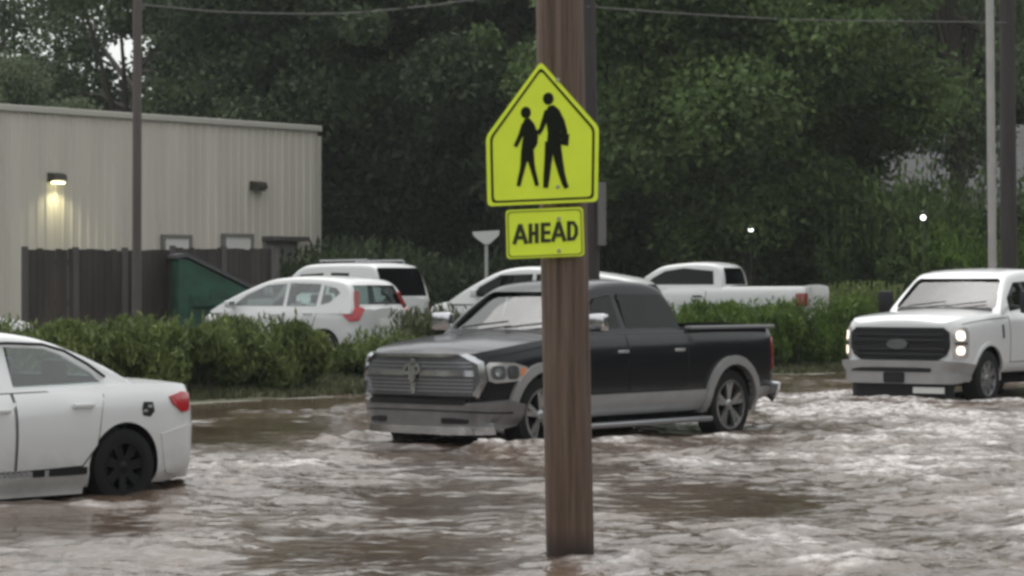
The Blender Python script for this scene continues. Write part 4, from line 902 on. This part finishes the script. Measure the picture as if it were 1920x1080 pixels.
bm = bmesh.new(); box(bm, (L-0.02, -0.05, BH/2-0.15), (0.14, 0.12, BH-0.2)); obj('corner_trim', bm, MATS['trim_beige'], bld)
def ray_on_wall(px):                                       # distance along the wall hit by a photo column
    t = (px-960)/F; d = (P1-P0).normalized(); return (t*P0.y-P0.x)/(d.x-t*d.y)
def zat(px, py, extra=0.0):
    s_ = ray_on_wall(px); d = (P1-P0).normalized(); Y = P0.y+d.y*s_; return CZ+(HZ-py)*Y/F-0.3
for (x0, x1, y0, y1) in ((305, 350, 446, 480), (418, 466, 444, 482)):
    a, b = ray_on_wall(x0), ray_on_wall(x1); z1 = zat(x0, y0); z0 = 0.0
    bm = bmesh.new(); box(bm, ((a+b)/2, -0.065, (z0+z1)/2), (b-a, 0.05, z1-z0)); dd = obj('door', bm, mat('door_white', (0.62, 0.60, 0.58), 0.5), bld)
    bm = bmesh.new()
    box(bm, ((a+b)/2, -0.08, z1+0.05), (b-a+0.2, 0.11, 0.09)); box(bm, (a-0.05, -0.08, z1/2), (0.09, 0.1, z1)); box(bm, (b+0.05, -0.08, z1/2), (0.09, 0.1, z1)); obj('door_frame', bm, mat('frame_grey', (0.17, 0.165, 0.15), 0.6), dd)
a, b = ray_on_wall(489), ray_on_wall(558); z1 = zat(520, 448)
bm = bmesh.new(); box(bm, ((a+b)/2, -0.25, z1), (b-a, 0.5, 0.14), Matrix.Identity(3), 0.02); obj('awning', bm, mat('awning_dark', (0.07, 0.065, 0.06), 0.6), bld)
bm = bmesh.new(); box(bm, ((a+b)/2, -0.055, z1/2), (b-a-0.2, 0.03, z1-0.1)); obj('door', bm, mat('door_beige', (0.27, 0.26, 0.235), 0.5), bld)
# wall pack lights
def wall_lamp(px, py, lit, label):
    s_ = ray_on_wall(px); d = (P1-P0).normalized(); x, y = P0+d*s_; nrm = Vector((d.y, -d.x)); z = CZ+(HZ-py)*y/F
    t = thing('wall_lamp', label, 'lamp', (x+nrm.x*0.06, y+nrm.y*0.06, z), ang, 'lamps on the metal building')
    bm = bmesh.new(); v = [(-0.26, 0, 0.14), (0.26, 0, 0.14), (0.26, 0, -0.12), (-0.26, 0, -0.12), (-0.20, -0.22, 0.10), (0.20, -0.22, 0.10), (0.22, -0.26, -0.06), (-0.22, -0.26, -0.06)]
    q = [bm.verts.new(p) for p in v]
    for f in ((0,1,2,3), (4,5,6,7), (0,1,5,4), (1,2,6,5), (2,3,7,6), (3,0,4,7)): bm.faces.new([q[i] for i in f])
    obj('housing', bm, mat('lamp_bronze', (0.035, 0.03, 0.02), 0.5), t)
    bm = bmesh.new(); box(bm, (0, -0.13, -0.125), (0.34, 0.17, 0.05), None, 0.01)
    obj('lens', bm, mat('lamp_lit', (0.9, 0.9, 0.6), 0.4, emit=((1.0, 0.95, 0.55), 3.5)) if lit else mat('lamp_off', (0.12, 0.12, 0.11), 0.3), t)
    if lit:
        ld = bpy.data.lights.new('wall_lamp_glow', 'SPOT'); ld.energy = 55; ld.color = (1, 0.95, 0.55); ld.shadow_soft_size = 0.08; ld.spot_size = R(140); ld.spot_blend = 1.0
        lo = bpy.data.objects.new('lamp_light', ld); COL.objects.link(lo); lo.parent = t; lo.location = (0, -0.22, -0.17); lo.rotation_euler = (R(-8), 0, 0)
wall_lamp(100, 334, True, 'lit yellow wall lamp on the left of the beige metal building')
wall_lamp(478, 349, False, 'small unlit dark wall lamp on the right of the beige metal building')

# board fence
def fence(pA, YA, pB, YB, label, H=2.12, z0=0.32, name='board_fence'):
    A = Vector(((pA-960)*YA/F, YA)); B = Vector(((pB-960)*YB/F, YB)); L, an = wall_frame(A, B)
    t = thing(name, label, 'fence', (A.x, A.y, z0), an); r_ = random.Random(int(pA)+5); bm = bmesh.new(); x = 0
    while x < L-0.05:
        w = 0.14; box(bm, (x+w/2, r_.uniform(-0.008, 0.008), H/2+r_.uniform(-0.02, 0.02)), (w-0.012, 0.025, H)); x += w
    obj('boards', bm, mat('fence_wood', (0.040, 0.031, 0.027), 0.85, noise=0.45, nscale=3, stretch=(1, 1, 0.15)), t)
    bm = bmesh.new()
    for z in (0.3, H/2, H-0.25): box(bm, (L/2, 0.04, z), (L, 0.045, 0.09))
    obj('rail', bm, MATS['fence_wood'], t)
    x = 0.0
    while x <= L+0.01:
        bm = bmesh.new(); box(bm, (x, -0.035 if x not in (0.0,) else -0.03, H/2+0.02), (0.13, 0.05, H+0.06)); obj('post', bm, mat('fence_post', (0.075, 0.066, 0.064), 0.8), t); x += L/max(1, round(L/1.25))
    return t
fence(45, 52.0, 322, 54.2, 'dark brown board fence left of the green dumpster')
fence(322, 56.0, 511, 57.6, 'dark brown board fence behind the green dumpster', H=2.12+0.08)
# dumpster with sloping lid
cx, cy = (382-960)*54.2/F, 54.2
du = thing('dumpster', 'green waste container with a dark sloping lid standing in the fence opening', 'dumpster', (cx, cy, 0.33), R(18))
def prism(bm, prof, y0, y1):
    a = [bm.verts.new((x, y0, z)) for x, z in prof]; b = [bm.verts.new((x, y1, z)) for x, z in prof]; n = len(prof)
    bm.faces.new(a); bm.faces.new(b[::-1])
    for k in range(n): bm.faces.new((a[k], a[(k+1)%n], b[(k+1)%n], b[k]))
bm = bmesh.new(); prism(bm, [(-0.66, 0.18), (0.55, 0.18), (0.78, 1.30), (-0.50, 1.93), (-0.66, 1.93)], -0.8, 0.8)
for x in (-0.4, 0.0, 0.4): box(bm, (x, -0.83, 0.72), (0.06, 0.055, 1.0))
obj('bin_body', bm, mat('bin_green', (0.010, 0.055, 0.034), 0.6, noise=0.4, nscale=3), du)
bm = bmesh.new(); prism(bm, [(-0.72, 1.94), (-0.50, 1.97), (0.84, 1.32), (0.86, 1.38), (-0.50, 2.05), (-0.72, 2.02)], -0.84, 0.84); obj('lid', bm, mat('lid_grey', (0.06, 0.062, 0.065), 0.5), du)
for sg in (1, -1):
    bm = bmesh.new(); box(bm, (0.05, sg*0.88, 1.05), (0.9, 0.1, 0.12)); obj('lift_sleeve', bm, MATS['bin_green'], du)
for x in (-0.5, 0.42):
    for sg in (1, -1):
        bm = bmesh.new(); lathe(bm, [(0.001, -0.03), (0.08, -0.03), (0.08, 0.03), (0.001, 0.03)], 16, 'y', (x, sg*0.6, 0.09)); box(bm, (x, sg*0.6, 0.16), (0.1, 0.08, 0.05)); obj('caster', bm, rubber, du)

# ------------------------------------------------------------------ house at the right
hx, hy = 14.6, 88
hs = thing('house', 'grey roofed house half hidden by trees at the right', 'house', (hx, hy, 0.3), R(-20))
def slab(bm, pts, th):
    pts = [Vector(p) for p in pts]; n = (pts[1]-pts[0]).cross(pts[2]-pts[0]).normalized()*th; a = [bm.verts.new(p) for p in pts]; b = [bm.verts.new(p-n) for p in pts]; k = len(pts)
    bm.faces.new(a); bm.faces.new(b[::-1])
    for i in range(k): bm.faces.new((a[i], a[(i+1)%k], b[(i+1)%k], b[i]))
bm = bmesh.new(); box(bm, (2.2, 0, 1.7), (11, 8, 3.4)); obj('wall', bm, mat('house_siding', (0.20, 0.17, 0.145), 0.7, noise=0.15, nscale=2), hs)
bm = bmesh.new(); e = 0.5
slab(bm, [(-3.3-e, -4-e, 3.3), (7.7+e, -4-e, 3.3), (7.7+e-3.5, 0, 6.7), (-3.3+1.2, 0, 6.7)], 0.12); slab(bm, [(7.7+e, 4+e, 3.3), (-3.3-e, 4+e, 3.3), (-3.3+1.2, 0, 6.7), (7.7+e-3.5, 0, 6.7)], 0.12)
slab(bm, [(-3.3-e, 4+e, 3.3), (-3.3-e, -4-e, 3.3), (-3.3+1.2, 0, 6.7)], 0.12); slab(bm, [(7.7+e, -4-e, 3.3), (7.7+e, 4+e, 3.3), (7.7+e-3.5, 0, 6.7)], 0.12)
rf = obj('roof', bm, mat('grey_shingles', (0.12, 0.12, 0.125), 0.85, noise=0.25, nscale=14, bump=0.4, bscale=30), hs)
bm = bmesh.new(); box(bm, (3.0, -0.9, 6.9), (0.7, 0.6, 1.6)); obj('chimney', bm, mat('chimney_brick', (0.2, 0.13, 0.1), 0.85, noise=0.2), rf)
for x in (-1.2, 2.0, 5.2):
    bm = bmesh.new(); box(bm, (x, -4.02, 1.9), (1.1, 0.08, 1.3)); w_ = obj('window', bm, mat('window_dark', (0.03, 0.035, 0.04), 0.1), hs)
    bm = bmesh.new()
    for dx in (-0.6, 0.6): box(bm, (x+dx, -4.05, 1.9), (0.09, 0.1, 1.48))
    for dz in (-0.7, 0.7): box(bm, (x, -4.05, 1.9+dz), (1.1, 0.1, 0.09))
    obj('frame', bm, mat('frame_white', (0.6, 0.6, 0.58), 0.5), w_)

# ------------------------------------------------------------------ poles and wires
def W(px, py, Y): return Vector(((px-960)*Y/F, Y, CZ+(HZ-py)*Y/F))
def pole_mesh(p0, p1, r0, r1, n=28, seg=14, seed=1, wob=0.0):
    r_ = random.Random(seed); bm = bmesh.new(); rings = []
    for i in range(seg+1):
        t = i/seg; c = p0.lerp(p1, t); rr = r0+(r1-r0)*t; ring = []
        for k in range(n):
            a = 2*math.pi*k/n; q = rr*(1+wob*(math.sin(3*a+0.6+t*0.8)*0.35+math.sin(7*a+t*2)*0.15+math.sin(13*a-t)*0.12)); ring.append(bm.verts.new(c+Vector((math.cos(a)*q, math.sin(a)*q, 0))))
        rings.append(ring)
    for a, b in zip(rings[:-1], rings[1:]):
        for k in range(n): bm.faces.new((a[k], a[(k+1)%n], b[(k+1)%n], b[k]))
    bm.faces.new(rings[0][::-1]); bm.faces.new(rings[-1]); return bm
def pole_wood():
    m = bpy.data.materials.new('weathered_pole'); m.use_nodes = True; nt = m.node_tree; b = nt.nodes['Principled BSDF']; Lk = nt.links.new
    tc = nt.nodes.new('ShaderNodeTexCoord'); mp = nt.nodes.new('ShaderNodeMapping'); mp.inputs['Scale'].default_value = (1, 1, 0.035); Lk(tc.outputs['Object'], mp.inputs[0])
    n = nt.nodes.new('ShaderNodeTexNoise'); n.inputs['Scale'].default_value = 26; n.inputs['Detail'].default_value = 7; n.inputs['Roughness'].default_value = 0.65; Lk(mp.outputs[0], n.inputs['Vector'])
    r = nt.nodes.new('ShaderNodeValToRGB'); E = r.color_ramp.elements; E[0].position = 0.30; E[1].position = 0.72; E[0].color = (0.030, 0.019, 0.014, 1); E[1].color = (0.21, 0.152, 0.120, 1); e = E.new(0.46); e.color = (0.112, 0.072, 0.054, 1)
    Lk(n.outputs['Fac'], r.inputs['Fac'])
    mp2 = nt.nodes.new('ShaderNodeMapping'); mp2.inputs['Scale'].default_value = (1, 1, 0.25); Lk(tc.outputs['Object'], mp2.inputs[0])
    n2 = nt.nodes.new('ShaderNodeTexNoise'); n2.inputs['Scale'].default_value = 5; n2.inputs['Detail'].default_value = 3; Lk(mp2.outputs[0], n2.inputs['Vector'])
    sx = nt.nodes.new('ShaderNodeSeparateXYZ'); Lk(tc.outputs['Object'], sx.inputs[0])
    mr = nt.nodes.new('ShaderNodeMapRange'); mr.inputs[1].default_value = 1.3; mr.inputs[2].default_value = 0.1; mr.inputs[3].default_value = 0.10; mr.inputs[4].default_value = 0.85; Lk(sx.outputs['Z'], mr.inputs[0])
    ml = nt.nodes.new('ShaderNodeMath'); ml.operation = 'MULTIPLY'; Lk(n2.outputs['Fac'], ml.inputs[0]); Lk(mr.outputs[0], ml.inputs[1])
    mx = nt.nodes.new('ShaderNodeMix'); mx.data_type = 'RGBA'; mx.blend_type = 'MIX'; Lk(ml.outputs[0], mx.inputs['Factor']); Lk(r.outputs[0], mx.inputs['A']); mx.inputs['B'].default_value = (0.085, 0.034, 0.020, 1)
    Lk(mx.outputs['Result'], b.inputs['Base Color']); b.inputs['Roughness'].default_value = 0.72
    wt = nt.nodes.new('ShaderNodeMapRange'); wt.inputs[1].default_value = 0.22; wt.inputs[2].default_value = 0.06; L2 = nt.nodes.new('ShaderNodeMath'); L2.operation = 'MULTIPLY_ADD'; L2.inputs[1].default_value = -0.22
    Lk(n2.outputs['Fac'], L2.inputs[0]); Lk(sx.outputs['Z'], L2.inputs[2]); ad_ = nt.nodes.new('ShaderNodeMath'); ad_.inputs[1].default_value = 0.11; Lk(L2.outputs[0], ad_.inputs[0]); Lk(ad_.outputs[0], wt.inputs[0])
    wm_ = nt.nodes.new('ShaderNodeMix'); wm_.data_type = 'RGBA'; Lk(wt.outputs[0], wm_.inputs['Factor']); Lk(mx.outputs['Result'], wm_.inputs['A']); wm_.inputs['B'].default_value = (0.028, 0.017, 0.013, 1); Lk(wm_.outputs['Result'], b.inputs['Base Color'])   # soaked foot
    bp = nt.nodes.new('ShaderNodeBump'); bp.inputs['Strength'].default_value = 1.0; bp.inputs['Distance'].default_value = 0.02; Lk(n.outputs['Fac'], bp.inputs['Height']); Lk(bp.outputs[0], b.inputs['Normal'])
    return m
pw = pole_wood(); PY = 16.5
lo, hi = W(1070, 1095, PY), W(1043, -240, PY)
mp_ = tag(obj('utility_pole', pole_mesh(lo, hi, 0.147, 0.147, 48, 30, 3, 0.05), pw, None, True), 'thick weathered wooden utility pole standing in the flood and carrying the school sign', 'pole')
def slim_pole(name, label, px0, px1, Y, r0, r1, m, ybot=600, ytop=-160):
    p0 = W(px0, ybot, Y); p0.z = 0.15; p1 = W(px1, ytop, Y); t = thing(name, label, 'pole', p0)
    bm = pole_mesh(Vector((0,0,0)), p1-p0, r0, r1, 16, 8); obj('shaft', bm, m, t, True)
    bm = bmesh.new(); lathe(bm, [(r0*2.0, 0.0), (r0*2.0, 0.12), (r0*1.3, 0.22), (r0*1.02, 0.25)], 16, 'z'); obj('base_collar', bm, m, t, True)
    return t, p1
brownm = mat('brown_pole_paint', (0.085, 0.070, 0.066), 0.55, noise=0.15, nscale=5, stretch=(1, 1, 0.1))
slim_pole('lamp_post', 'slim brown post rising from the hedge in front of the metal building', 256, 258, 44.0, 0.078, 0.072, brownm)
slim_pole('metal_pole', 'slim pale grey metal pole behind the tall white pickup', 1863, 1854, 51.0, 0.085, 0.075, mat('galvanised', (0.36, 0.35, 0.34), 0.45, metal=0.2, noise=0.1, nscale=3))
dkp = mat('creosote_pole', (0.035, 0.028, 0.028), 0.8, noise=0.3, nscale=6, stretch=(1, 1, 0.1))
slim_pole('utility_pole', 'dark brown utility pole close beside the grey metal pole', 1893, 1887, 60.0, 0.20, 0.165, dkp)
t, _ = slim_pole('utility_pole', 'black utility pole mostly hidden behind the wooden sign pole', 1112, 1100, 50.0, 0.155, 0.135, dkp)
c_ = W(1128, 398, 49.9)-t.location; bm = bmesh.new(); tube(bm, [c_+Vector((0, 0, -0.62)), c_+Vector((0, 0, 0.56))], 0.085, 12); box(bm, tuple(c_+Vector((-0.12, 0.05, 0.3))), (0.16, 0.05, 0.06)); box(bm, tuple(c_+Vector((-0.12, 0.05, -0.3))), (0.16, 0.05, 0.06)); obj('cable_guard', bm, mat('guard_grey', (0.13, 0.125, 0.125), 0.6), t, True)
def wire(label, pts, rad):
    bm = bmesh.new(); P = []
    for i in range(len(pts)-1):
        for k in range(8): P.append(pts[i].lerp(pts[i+1], k/8))
    P.append(pts[-1])
    for _ in range(6): P = [P[0]]+[(P[i-1]+P[i]*2+P[i+1])/4 for i in range(1, len(P)-1)]+[P[-1]]
    tube(bm, P, rad, 6); tag(obj('overhead_wire', bm, mat('wire_grey', (0.11, 0.11, 0.105), 0.7), None, True), label, 'wire', 'overhead wires')
wire('overhead wire sagging from the slim brown post toward the wooden pole', [W(258, 8, 44), W(420, 24, 45), W(640, 27, 46), W(800, 12, 47.5), W(1099, -30, 49.8)], 0.012)
wire('overhead wire running right from the black pole toward the right utility pole', [W(1101, 12, 49.8), W(1280, 26, 53), W(1500, 38, 56), W(1887, 42, 59.8)], 0.012)

# small T-shaped post, far lamps
t = thing('sign_post', 'thin post with a pale T shaped head above the white minivan roof', 'post', W(912, 560, 56)); b0 = t.location.z
top = W(912, 440, 56).z-b0
bm = bmesh.new(); tube(bm, [(0, 0, -1.4), (0, 0, top-0.1)], 0.035, 8); obj('post', bm, mat('post_grey', (0.33, 0.33, 0.31), 0.6), t, True)
bm = bmesh.new(); v = [(-0.30, 0, 0.0), (0.28, 0, 0.03), (0.26, 0, -0.08), (0.06, 0, -0.26), (-0.05, 0, -0.26), (-0.26, 0, -0.10)]
a = [bm.verts.new((x, -0.07, top+z+0.06)) for x, y, z in v]; b = [bm.verts.new((x, 0.07, top+z+0.06)) for x, y, z in v]; bm.faces.new(a); bm.faces.new(b[::-1])
for i in range(6): bm.faces.new((a[i], a[(i+1)%6], b[(i+1)%6], b[i]))
obj('head', bm, mat('head_pale', (0.5, 0.5, 0.48), 0.5), t)
for px, py, Y, lab in ((1408, 430, 73, 'tiny white yard lamp glowing in the dark gap above the parked white pickup'), (1731, 408, 66, 'tiny white yard lamp glowing among the bushes in front of the house')):
    p = W(px, py, Y); t = thing('yard_lamp', lab, 'lamp', (p.x, p.y, 0.3), 0, 'distant yard lamps')
    bm = bmesh.new(); tube(bm, [(0, 0, 0), (0, 0, p.z-0.36)], 0.018, 8); tube(bm, [(0, 0, p.z-0.16), (0, 0, p.z-0.12)], [0.06, 0.02], 10); obj('post', bm, mat('lamp_post_black', (0.02, 0.02, 0.02), 0.5), t)
    bm = bmesh.new(); bmesh.ops.create_uvsphere(bm, u_segments=12, v_segments=8, radius=0.065); bmesh.ops.translate(bm, vec=(0, 0, p.z-0.3), verts=bm.verts); obj('lamp_globe', bm, mat('globe_lit', (0.9, 0.9, 0.9), 0.4, emit=((1, 1, 0.95), 2.5)), t)

# ------------------------------------------------------------------ school sign and AHEAD plaque
SY = PY-0.185
signm = mat('fluorescent_yellow_green', (0.80, 0.98, 0.05), 0.45, noise=0.05, nscale=5)
ink = mat('sign_black', (0.006, 0.008, 0.003), 0.6, spec=0.2)
alum = mat('sign_back_aluminium', (0.45, 0.45, 0.45), 0.4, metal=0.7)
def sign_plate(outline_px, label, name, bord, bw, tilt=0):
    c = W(sum(p[0] for p in outline_px)/len(outline_px), sum(p[1] for p in outline_px)/len(outline_px), SY)
    t = thing(name, label, 'sign', c); loc = lambda p: (W(p[0], p[1], SY)-c)
    bm = bmesh.new(); pts = [loc(p) for p in outline_px]
    prism3(bm, [(p.x, p.z) for p in pts], -0.0, 0.004); obj('plate', bm, [signm], t)
    return t, loc
def prism3(bm, poly, y0, y1):
    a = [bm.verts.new((x, y0, z)) for x, z in poly]; b = [bm.verts.new((x, y1, z)) for x, z in poly]; n = len(poly)
    bm.faces.new(a); bm.faces.new(b[::-1])
    for k in range(n): bm.faces.new((a[k], a[(k+1)%n], b[(k+1)%n], b[k]))
def rounded(poly, r_):
    out = []; n = len(poly)
    for i in range(n):
        p = Vector(poly[i]); a = Vector(poly[i-1]); b = Vector(poly[(i+1)%n]); u = (a-p).normalized()*r_; v = (b-p).normalized()*r_
        for s_ in (0, 0.25, 0.5, 0.75, 1): out.append(tuple((p+u)*(1-s_)**2 + p*2*s_*(1-s_) + (p+v)*s_**2))
    return out
def inset(poly, k, cen): return [(cen[0]+(p[0]-cen[0])*k[0], cen[1]+(p[1]-cen[1])*k[1]) for p in poly]
pent = [(914, 387), (1121, 378), (1123, 238), (1014, 115), (911, 256)]
pent_r = rounded(pent, 9)
sg_, loc = sign_plate(pent_r, 'yellow-green pentagonal school crossing sign with two walking figures', 'school_sign', None, 0)
def ring(bm, outer, inner, y0, y1, loc):
    O_ = [loc(p) for p in outer]; I_ = [loc(p) for p in inner]; n = len(O_)
    vo = [bm.verts.new((p.x, y0, p.z)) for p in O_]; vi = [bm.verts.new((p.x, y0, p.z)) for p in I_]; wo = [bm.verts.new((p.x, y1, p.z)) for p in O_]; wi = [bm.verts.new((p.x, y1, p.z)) for p in I_]
    for k in range(n):
        j = (k+1)%n; bm.faces.new((vo[k], vo[j], vi[j], vi[k])); bm.faces.new((vo[k], vo[j], wo[j], wo[k])); bm.faces.new((vi[k], vi[j], wi[j], wi[k]))
cen = (1017, 285); bm = bmesh.new(); ring(bm, inset(pent_r, (0.925, 0.935), cen), inset(pent_r, (0.885, 0.90), cen), -0.0035, 0.001, loc); obj('border', bm, ink, sg_)
def stroke(bm, pts, w, loc, y=-0.0035, closed=False):
    """thick polyline in photo coordinates; w = list of half widths"""
    P = [Vector(p) for p in pts]; w = w if isinstance(w, (list, tuple)) else [w]*len(P); Lh, Rh = [], []
    for i, p in enumerate(P):
        t_ = (P[min(i+1, len(P)-1)]-P[max(i-1, 0)]).normalized(); n_ = Vector((-t_.y, t_.x))*w[i]; Lh.append(p+n_); Rh.append(p-n_)
    poly = Lh+Rh[::-1]; q = [loc(p) for p in poly]; k = len(P)
    top = [bm.verts.new((a.x, y, a.z)) for a in q]; bt = [bm.verts.new((a.x, 0.001, a.z)) for a in q]; n = len(q)
    for i in range(k-1): bm.faces.new((top[i], top[i+1], top[n-2-i], top[n-1-i]))
    for i in range(n): bm.faces.new((top[i], top[(i+1)%n], bt[(i+1)%n], bt[i]))
def disc(bm, c, r_, loc, y=-0.0035, sy=1.15):
    P = [loc((c[0]+r_*math.cos(a), c[1]+r_*sy*math.sin(a))) for a in np.linspace(0, 2*math.pi, 25)[:-1]]
    v = [bm.verts.new((p.x, y, p.z)) for p in P]; b = [bm.verts.new((p.x, 0.001, p.z)) for p in P]; bm.faces.new(v)
    for i in range(24): bm.faces.new((v[i], v[(i+1)%24], b[(i+1)%24], b[i]))
# larger figure
bm = bmesh.new(); disc(bm, (1028, 185), 10, loc)
stroke(bm, [(1033, 198), (1035, 206), (1038, 225), (1039, 250), (1038, 272)], [5, 12, 14, 12, 13], loc, -0.0035)
stroke(bm, [(1027, 208), (1020, 228), (1015, 242), (1009, 251)], [6, 5, 4, 4], loc, -0.0038)
stroke(bm, [(1043, 208), (1053, 228), (1058, 248), (1054, 262)], [6, 6, 6, 5], loc, -0.0041)
stroke(bm, [(1049, 252), (1062, 256), (1061, 268), (1049, 266)], [4, 7, 7, 4], loc, -0.0044)
stroke(bm, [(1031, 266), (1028, 300), (1025, 330), (1023, 352)], [9, 7, 6, 4.5], loc, -0.0047)
stroke(bm, [(1042, 266), (1047, 298), (1053, 325), (1059, 345), (1063, 352)], [9, 8, 6, 5, 4.5], loc, -0.0050)
obj('adult_pictogram', bm, ink, sg_)
bm = bmesh.new(); disc(bm, (986, 211), 9.5, loc)
stroke(bm, [(988, 222), (990, 232), (991, 250), (990, 268)], [4, 11, 10, 10], loc, -0.0035)
stroke(bm, [(983, 234), (977, 252), (972, 263), (966, 275)], [5, 4.5, 4, 3.5], loc, -0.0038)
stroke(bm, [(997, 234), (1004, 252), (1003, 268), (998, 278)], [5, 5, 5, 4], loc, -0.0041)
stroke(bm, [(989, 262), (989, 285), (989, 303)], [9, 12, 13], loc, -0.0044)
stroke(bm, [(983, 298), (979, 320), (975, 335), (972, 349)], [6, 4.5, 4, 3.5], loc, -0.0047)
stroke(bm, [(995, 298), (1000, 320), (1004, 335), (1007, 348)], [6, 4.5, 4, 3.5], loc, -0.0050)
stroke(bm, [(1003, 250), (1011, 246)], [3.5, 3.5], loc, -0.0053)
obj('child_pictogram', bm, ink, sg_)
plq = rounded([(950, 486), (1096, 480), (1093, 388), (948, 394)], 8)
ps, loc2 = sign_plate(plq, 'yellow-green rectangular plaque reading AHEAD mounted under the school sign', 'ahead_plaque', None, 0)
cen2 = (1022, 437); bm = bmesh.new(); ring(bm, inset(plq, (0.955, 0.93), cen2), inset(plq, (0.93, 0.895), cen2), -0.0035, 0.001, loc2); obj('border', bm, mat('thin_border_ink', (0.13, 0.16, 0.02), 0.5), ps)
def letter(ch, x0, x1, yb, yt):
    bm = bmesh.new(); w = 3.6; sl = -0.035; g = lambda x, y: (x, y+(x-x0)*sl); m_ = (x0+x1)/2; h_ = (yb+yt)/2
    Y = [-0.0035]
    def S(a, b, w_=w): stroke(bm, [g(*a), g(*b)], w_, loc2, Y[0]); Y[0] -= 0.0003
    if ch == 'A': S((x0+1, yb), (m_, yt)); S((m_, yt), (x1-1, yb)); S((x0+6, yb-12), (x1-6, yb-12), 3.2)
    if ch == 'H': S((x0+w, yb), (x0+w, yt)); S((x1-w, yb), (x1-w, yt)); S((x0+w, h_), (x1-w, h_), 3.4)
    if ch == 'E':
        S((x0+w, yb), (x0+w, yt))
        for yy in (yb-3.2, h_, yt+3.2): S((x0+w, yy), (x1, yy), 3.3)
    if ch == 'D': S((x0+w, yb), (x0+w, yt)); stroke(bm, [g(x0+w, yt+3), g(m_+2, yt+3.5), g(x1-3.5, yt+12), g(x1-3.5, yb-12), g(m_+2, yb-3.5), g(x0+w, yb-3)], 3.4, loc2, Y[0])
    o = obj('letter', bm, mat('letter_ink', (0.02, 0.026, 0.006), 0.5), ps)
for i, (ch, a, b) in enumerate((('A', 963, 988), ('H', 991, 1010), ('E', 1014, 1032), ('A', 1035, 1060), ('D', 1063, 1084))): letter(ch, a, b, 458-i*1.6, 421-i*1.6)
for t_, ys_ in ((sg_, (150, 350)), (ps, (410, 470))):
    for yy in ys_:
        c = W(1046 if t_ is sg_ else 1048, yy, SY)-t_.location; bm = bmesh.new(); lathe(bm, [(0.001, -0.009), (0.009, -0.009), (0.012, -0.004), (0.012, 0.0)], 12, 'y', tuple(c)); tube(bm, [c+Vector((0, 0.004, 0)), c+Vector((0, 0.12, 0))], 0.006, 6); obj('bolt', bm, alum, t_)

# ------------------------------------------------------------------ damp air
bm = bmesh.new(); box(bm, (0, 55, 12.0), (190, 210, 26.4)); hz = obj('haze', bm, []); tag(hz, 'thin damp haze over the flooded street', 'haze', kind='stuff')
hm = bpy.data.materials.new('damp_air'); hm.use_nodes = True; nt = hm.node_tree; nt.nodes.remove(nt.nodes['Principled BSDF']); pv = nt.nodes.new('ShaderNodeVolumePrincipled')
pv.inputs['Color'].default_value = (0.86, 0.9, 0.9, 1); pv.inputs['Density'].default_value = 0.0003; nt.links.new(pv.outputs[0], nt.nodes['Material Output'].inputs['Volume']); hz.data.materials.append(hm)

# ------------------------------------------------------------------ light, sky, camera
w = bpy.data.worlds.new('World'); SC.world = w; w.use_nodes = True; nt = w.node_tree; bg = nt.nodes['Background']
sky = nt.nodes.new('ShaderNodeTexSky'); sky.sky_type = 'NISHITA'; sky.sun_disc = False; sky.sun_elevation = R(71); sky.sun_rotation = math.atan2(-0.16, 0.28); sky.dust_density = 6; sky.air_density = 1.2; sky.ozone_density = 1
hsv = nt.nodes.new('ShaderNodeHueSaturation'); hsv.inputs['Saturation'].default_value = 0.16; hsv.inputs['Value'].default_value = 1.0
nt.links.new(sky.outputs[0], hsv.inputs['Color']); cl = nt.nodes.new('ShaderNodeMix'); cl.data_type = 'RGBA'; cl.inputs['Factor'].default_value = 0.62; cl.inputs['B'].default_value = (4.9, 5.1, 5.0, 1)   # even cloud deck
nt.links.new(hsv.outputs[0], cl.inputs['A']); nt.links.new(cl.outputs['Result'], bg.inputs['Color']); bg.inputs['Strength'].default_value = 0.15
sd = bpy.data.lights.new('sun', 'SUN'); sd.energy = 0.7; sd.angle = R(60); sd.color = (1, 0.97, 0.93); so = bpy.data.objects.new('sun', sd); COL.objects.link(so)
so.rotation_euler = Vector((-0.16, 0.28, 0.95)).to_track_quat('Z', 'Y').to_euler()
cd = bpy.data.cameras.new('camera'); co_ = bpy.data.objects.new('camera', cd); COL.objects.link(co_); co_.location = (0, 0, CZ); co_.rotation_euler = (R(90), 0, 0)
cd.sensor_width = 36; cd.lens = F/1920*36; cd.clip_end = 1500; cd.clip_start = 0.1; cd.shift_y = -(540-HZ)/1920
SC.camera = co_
SC.view_settings.view_transform = 'Standard'; SC.view_settings.look = 'None'; SC.view_settings.exposure = 0.68; SC.view_settings.gamma = 1
SC.cycles.filter_width = 3.2
SC.cycles.max_bounces = 8; SC.cycles.transparent_max_bounces = 12
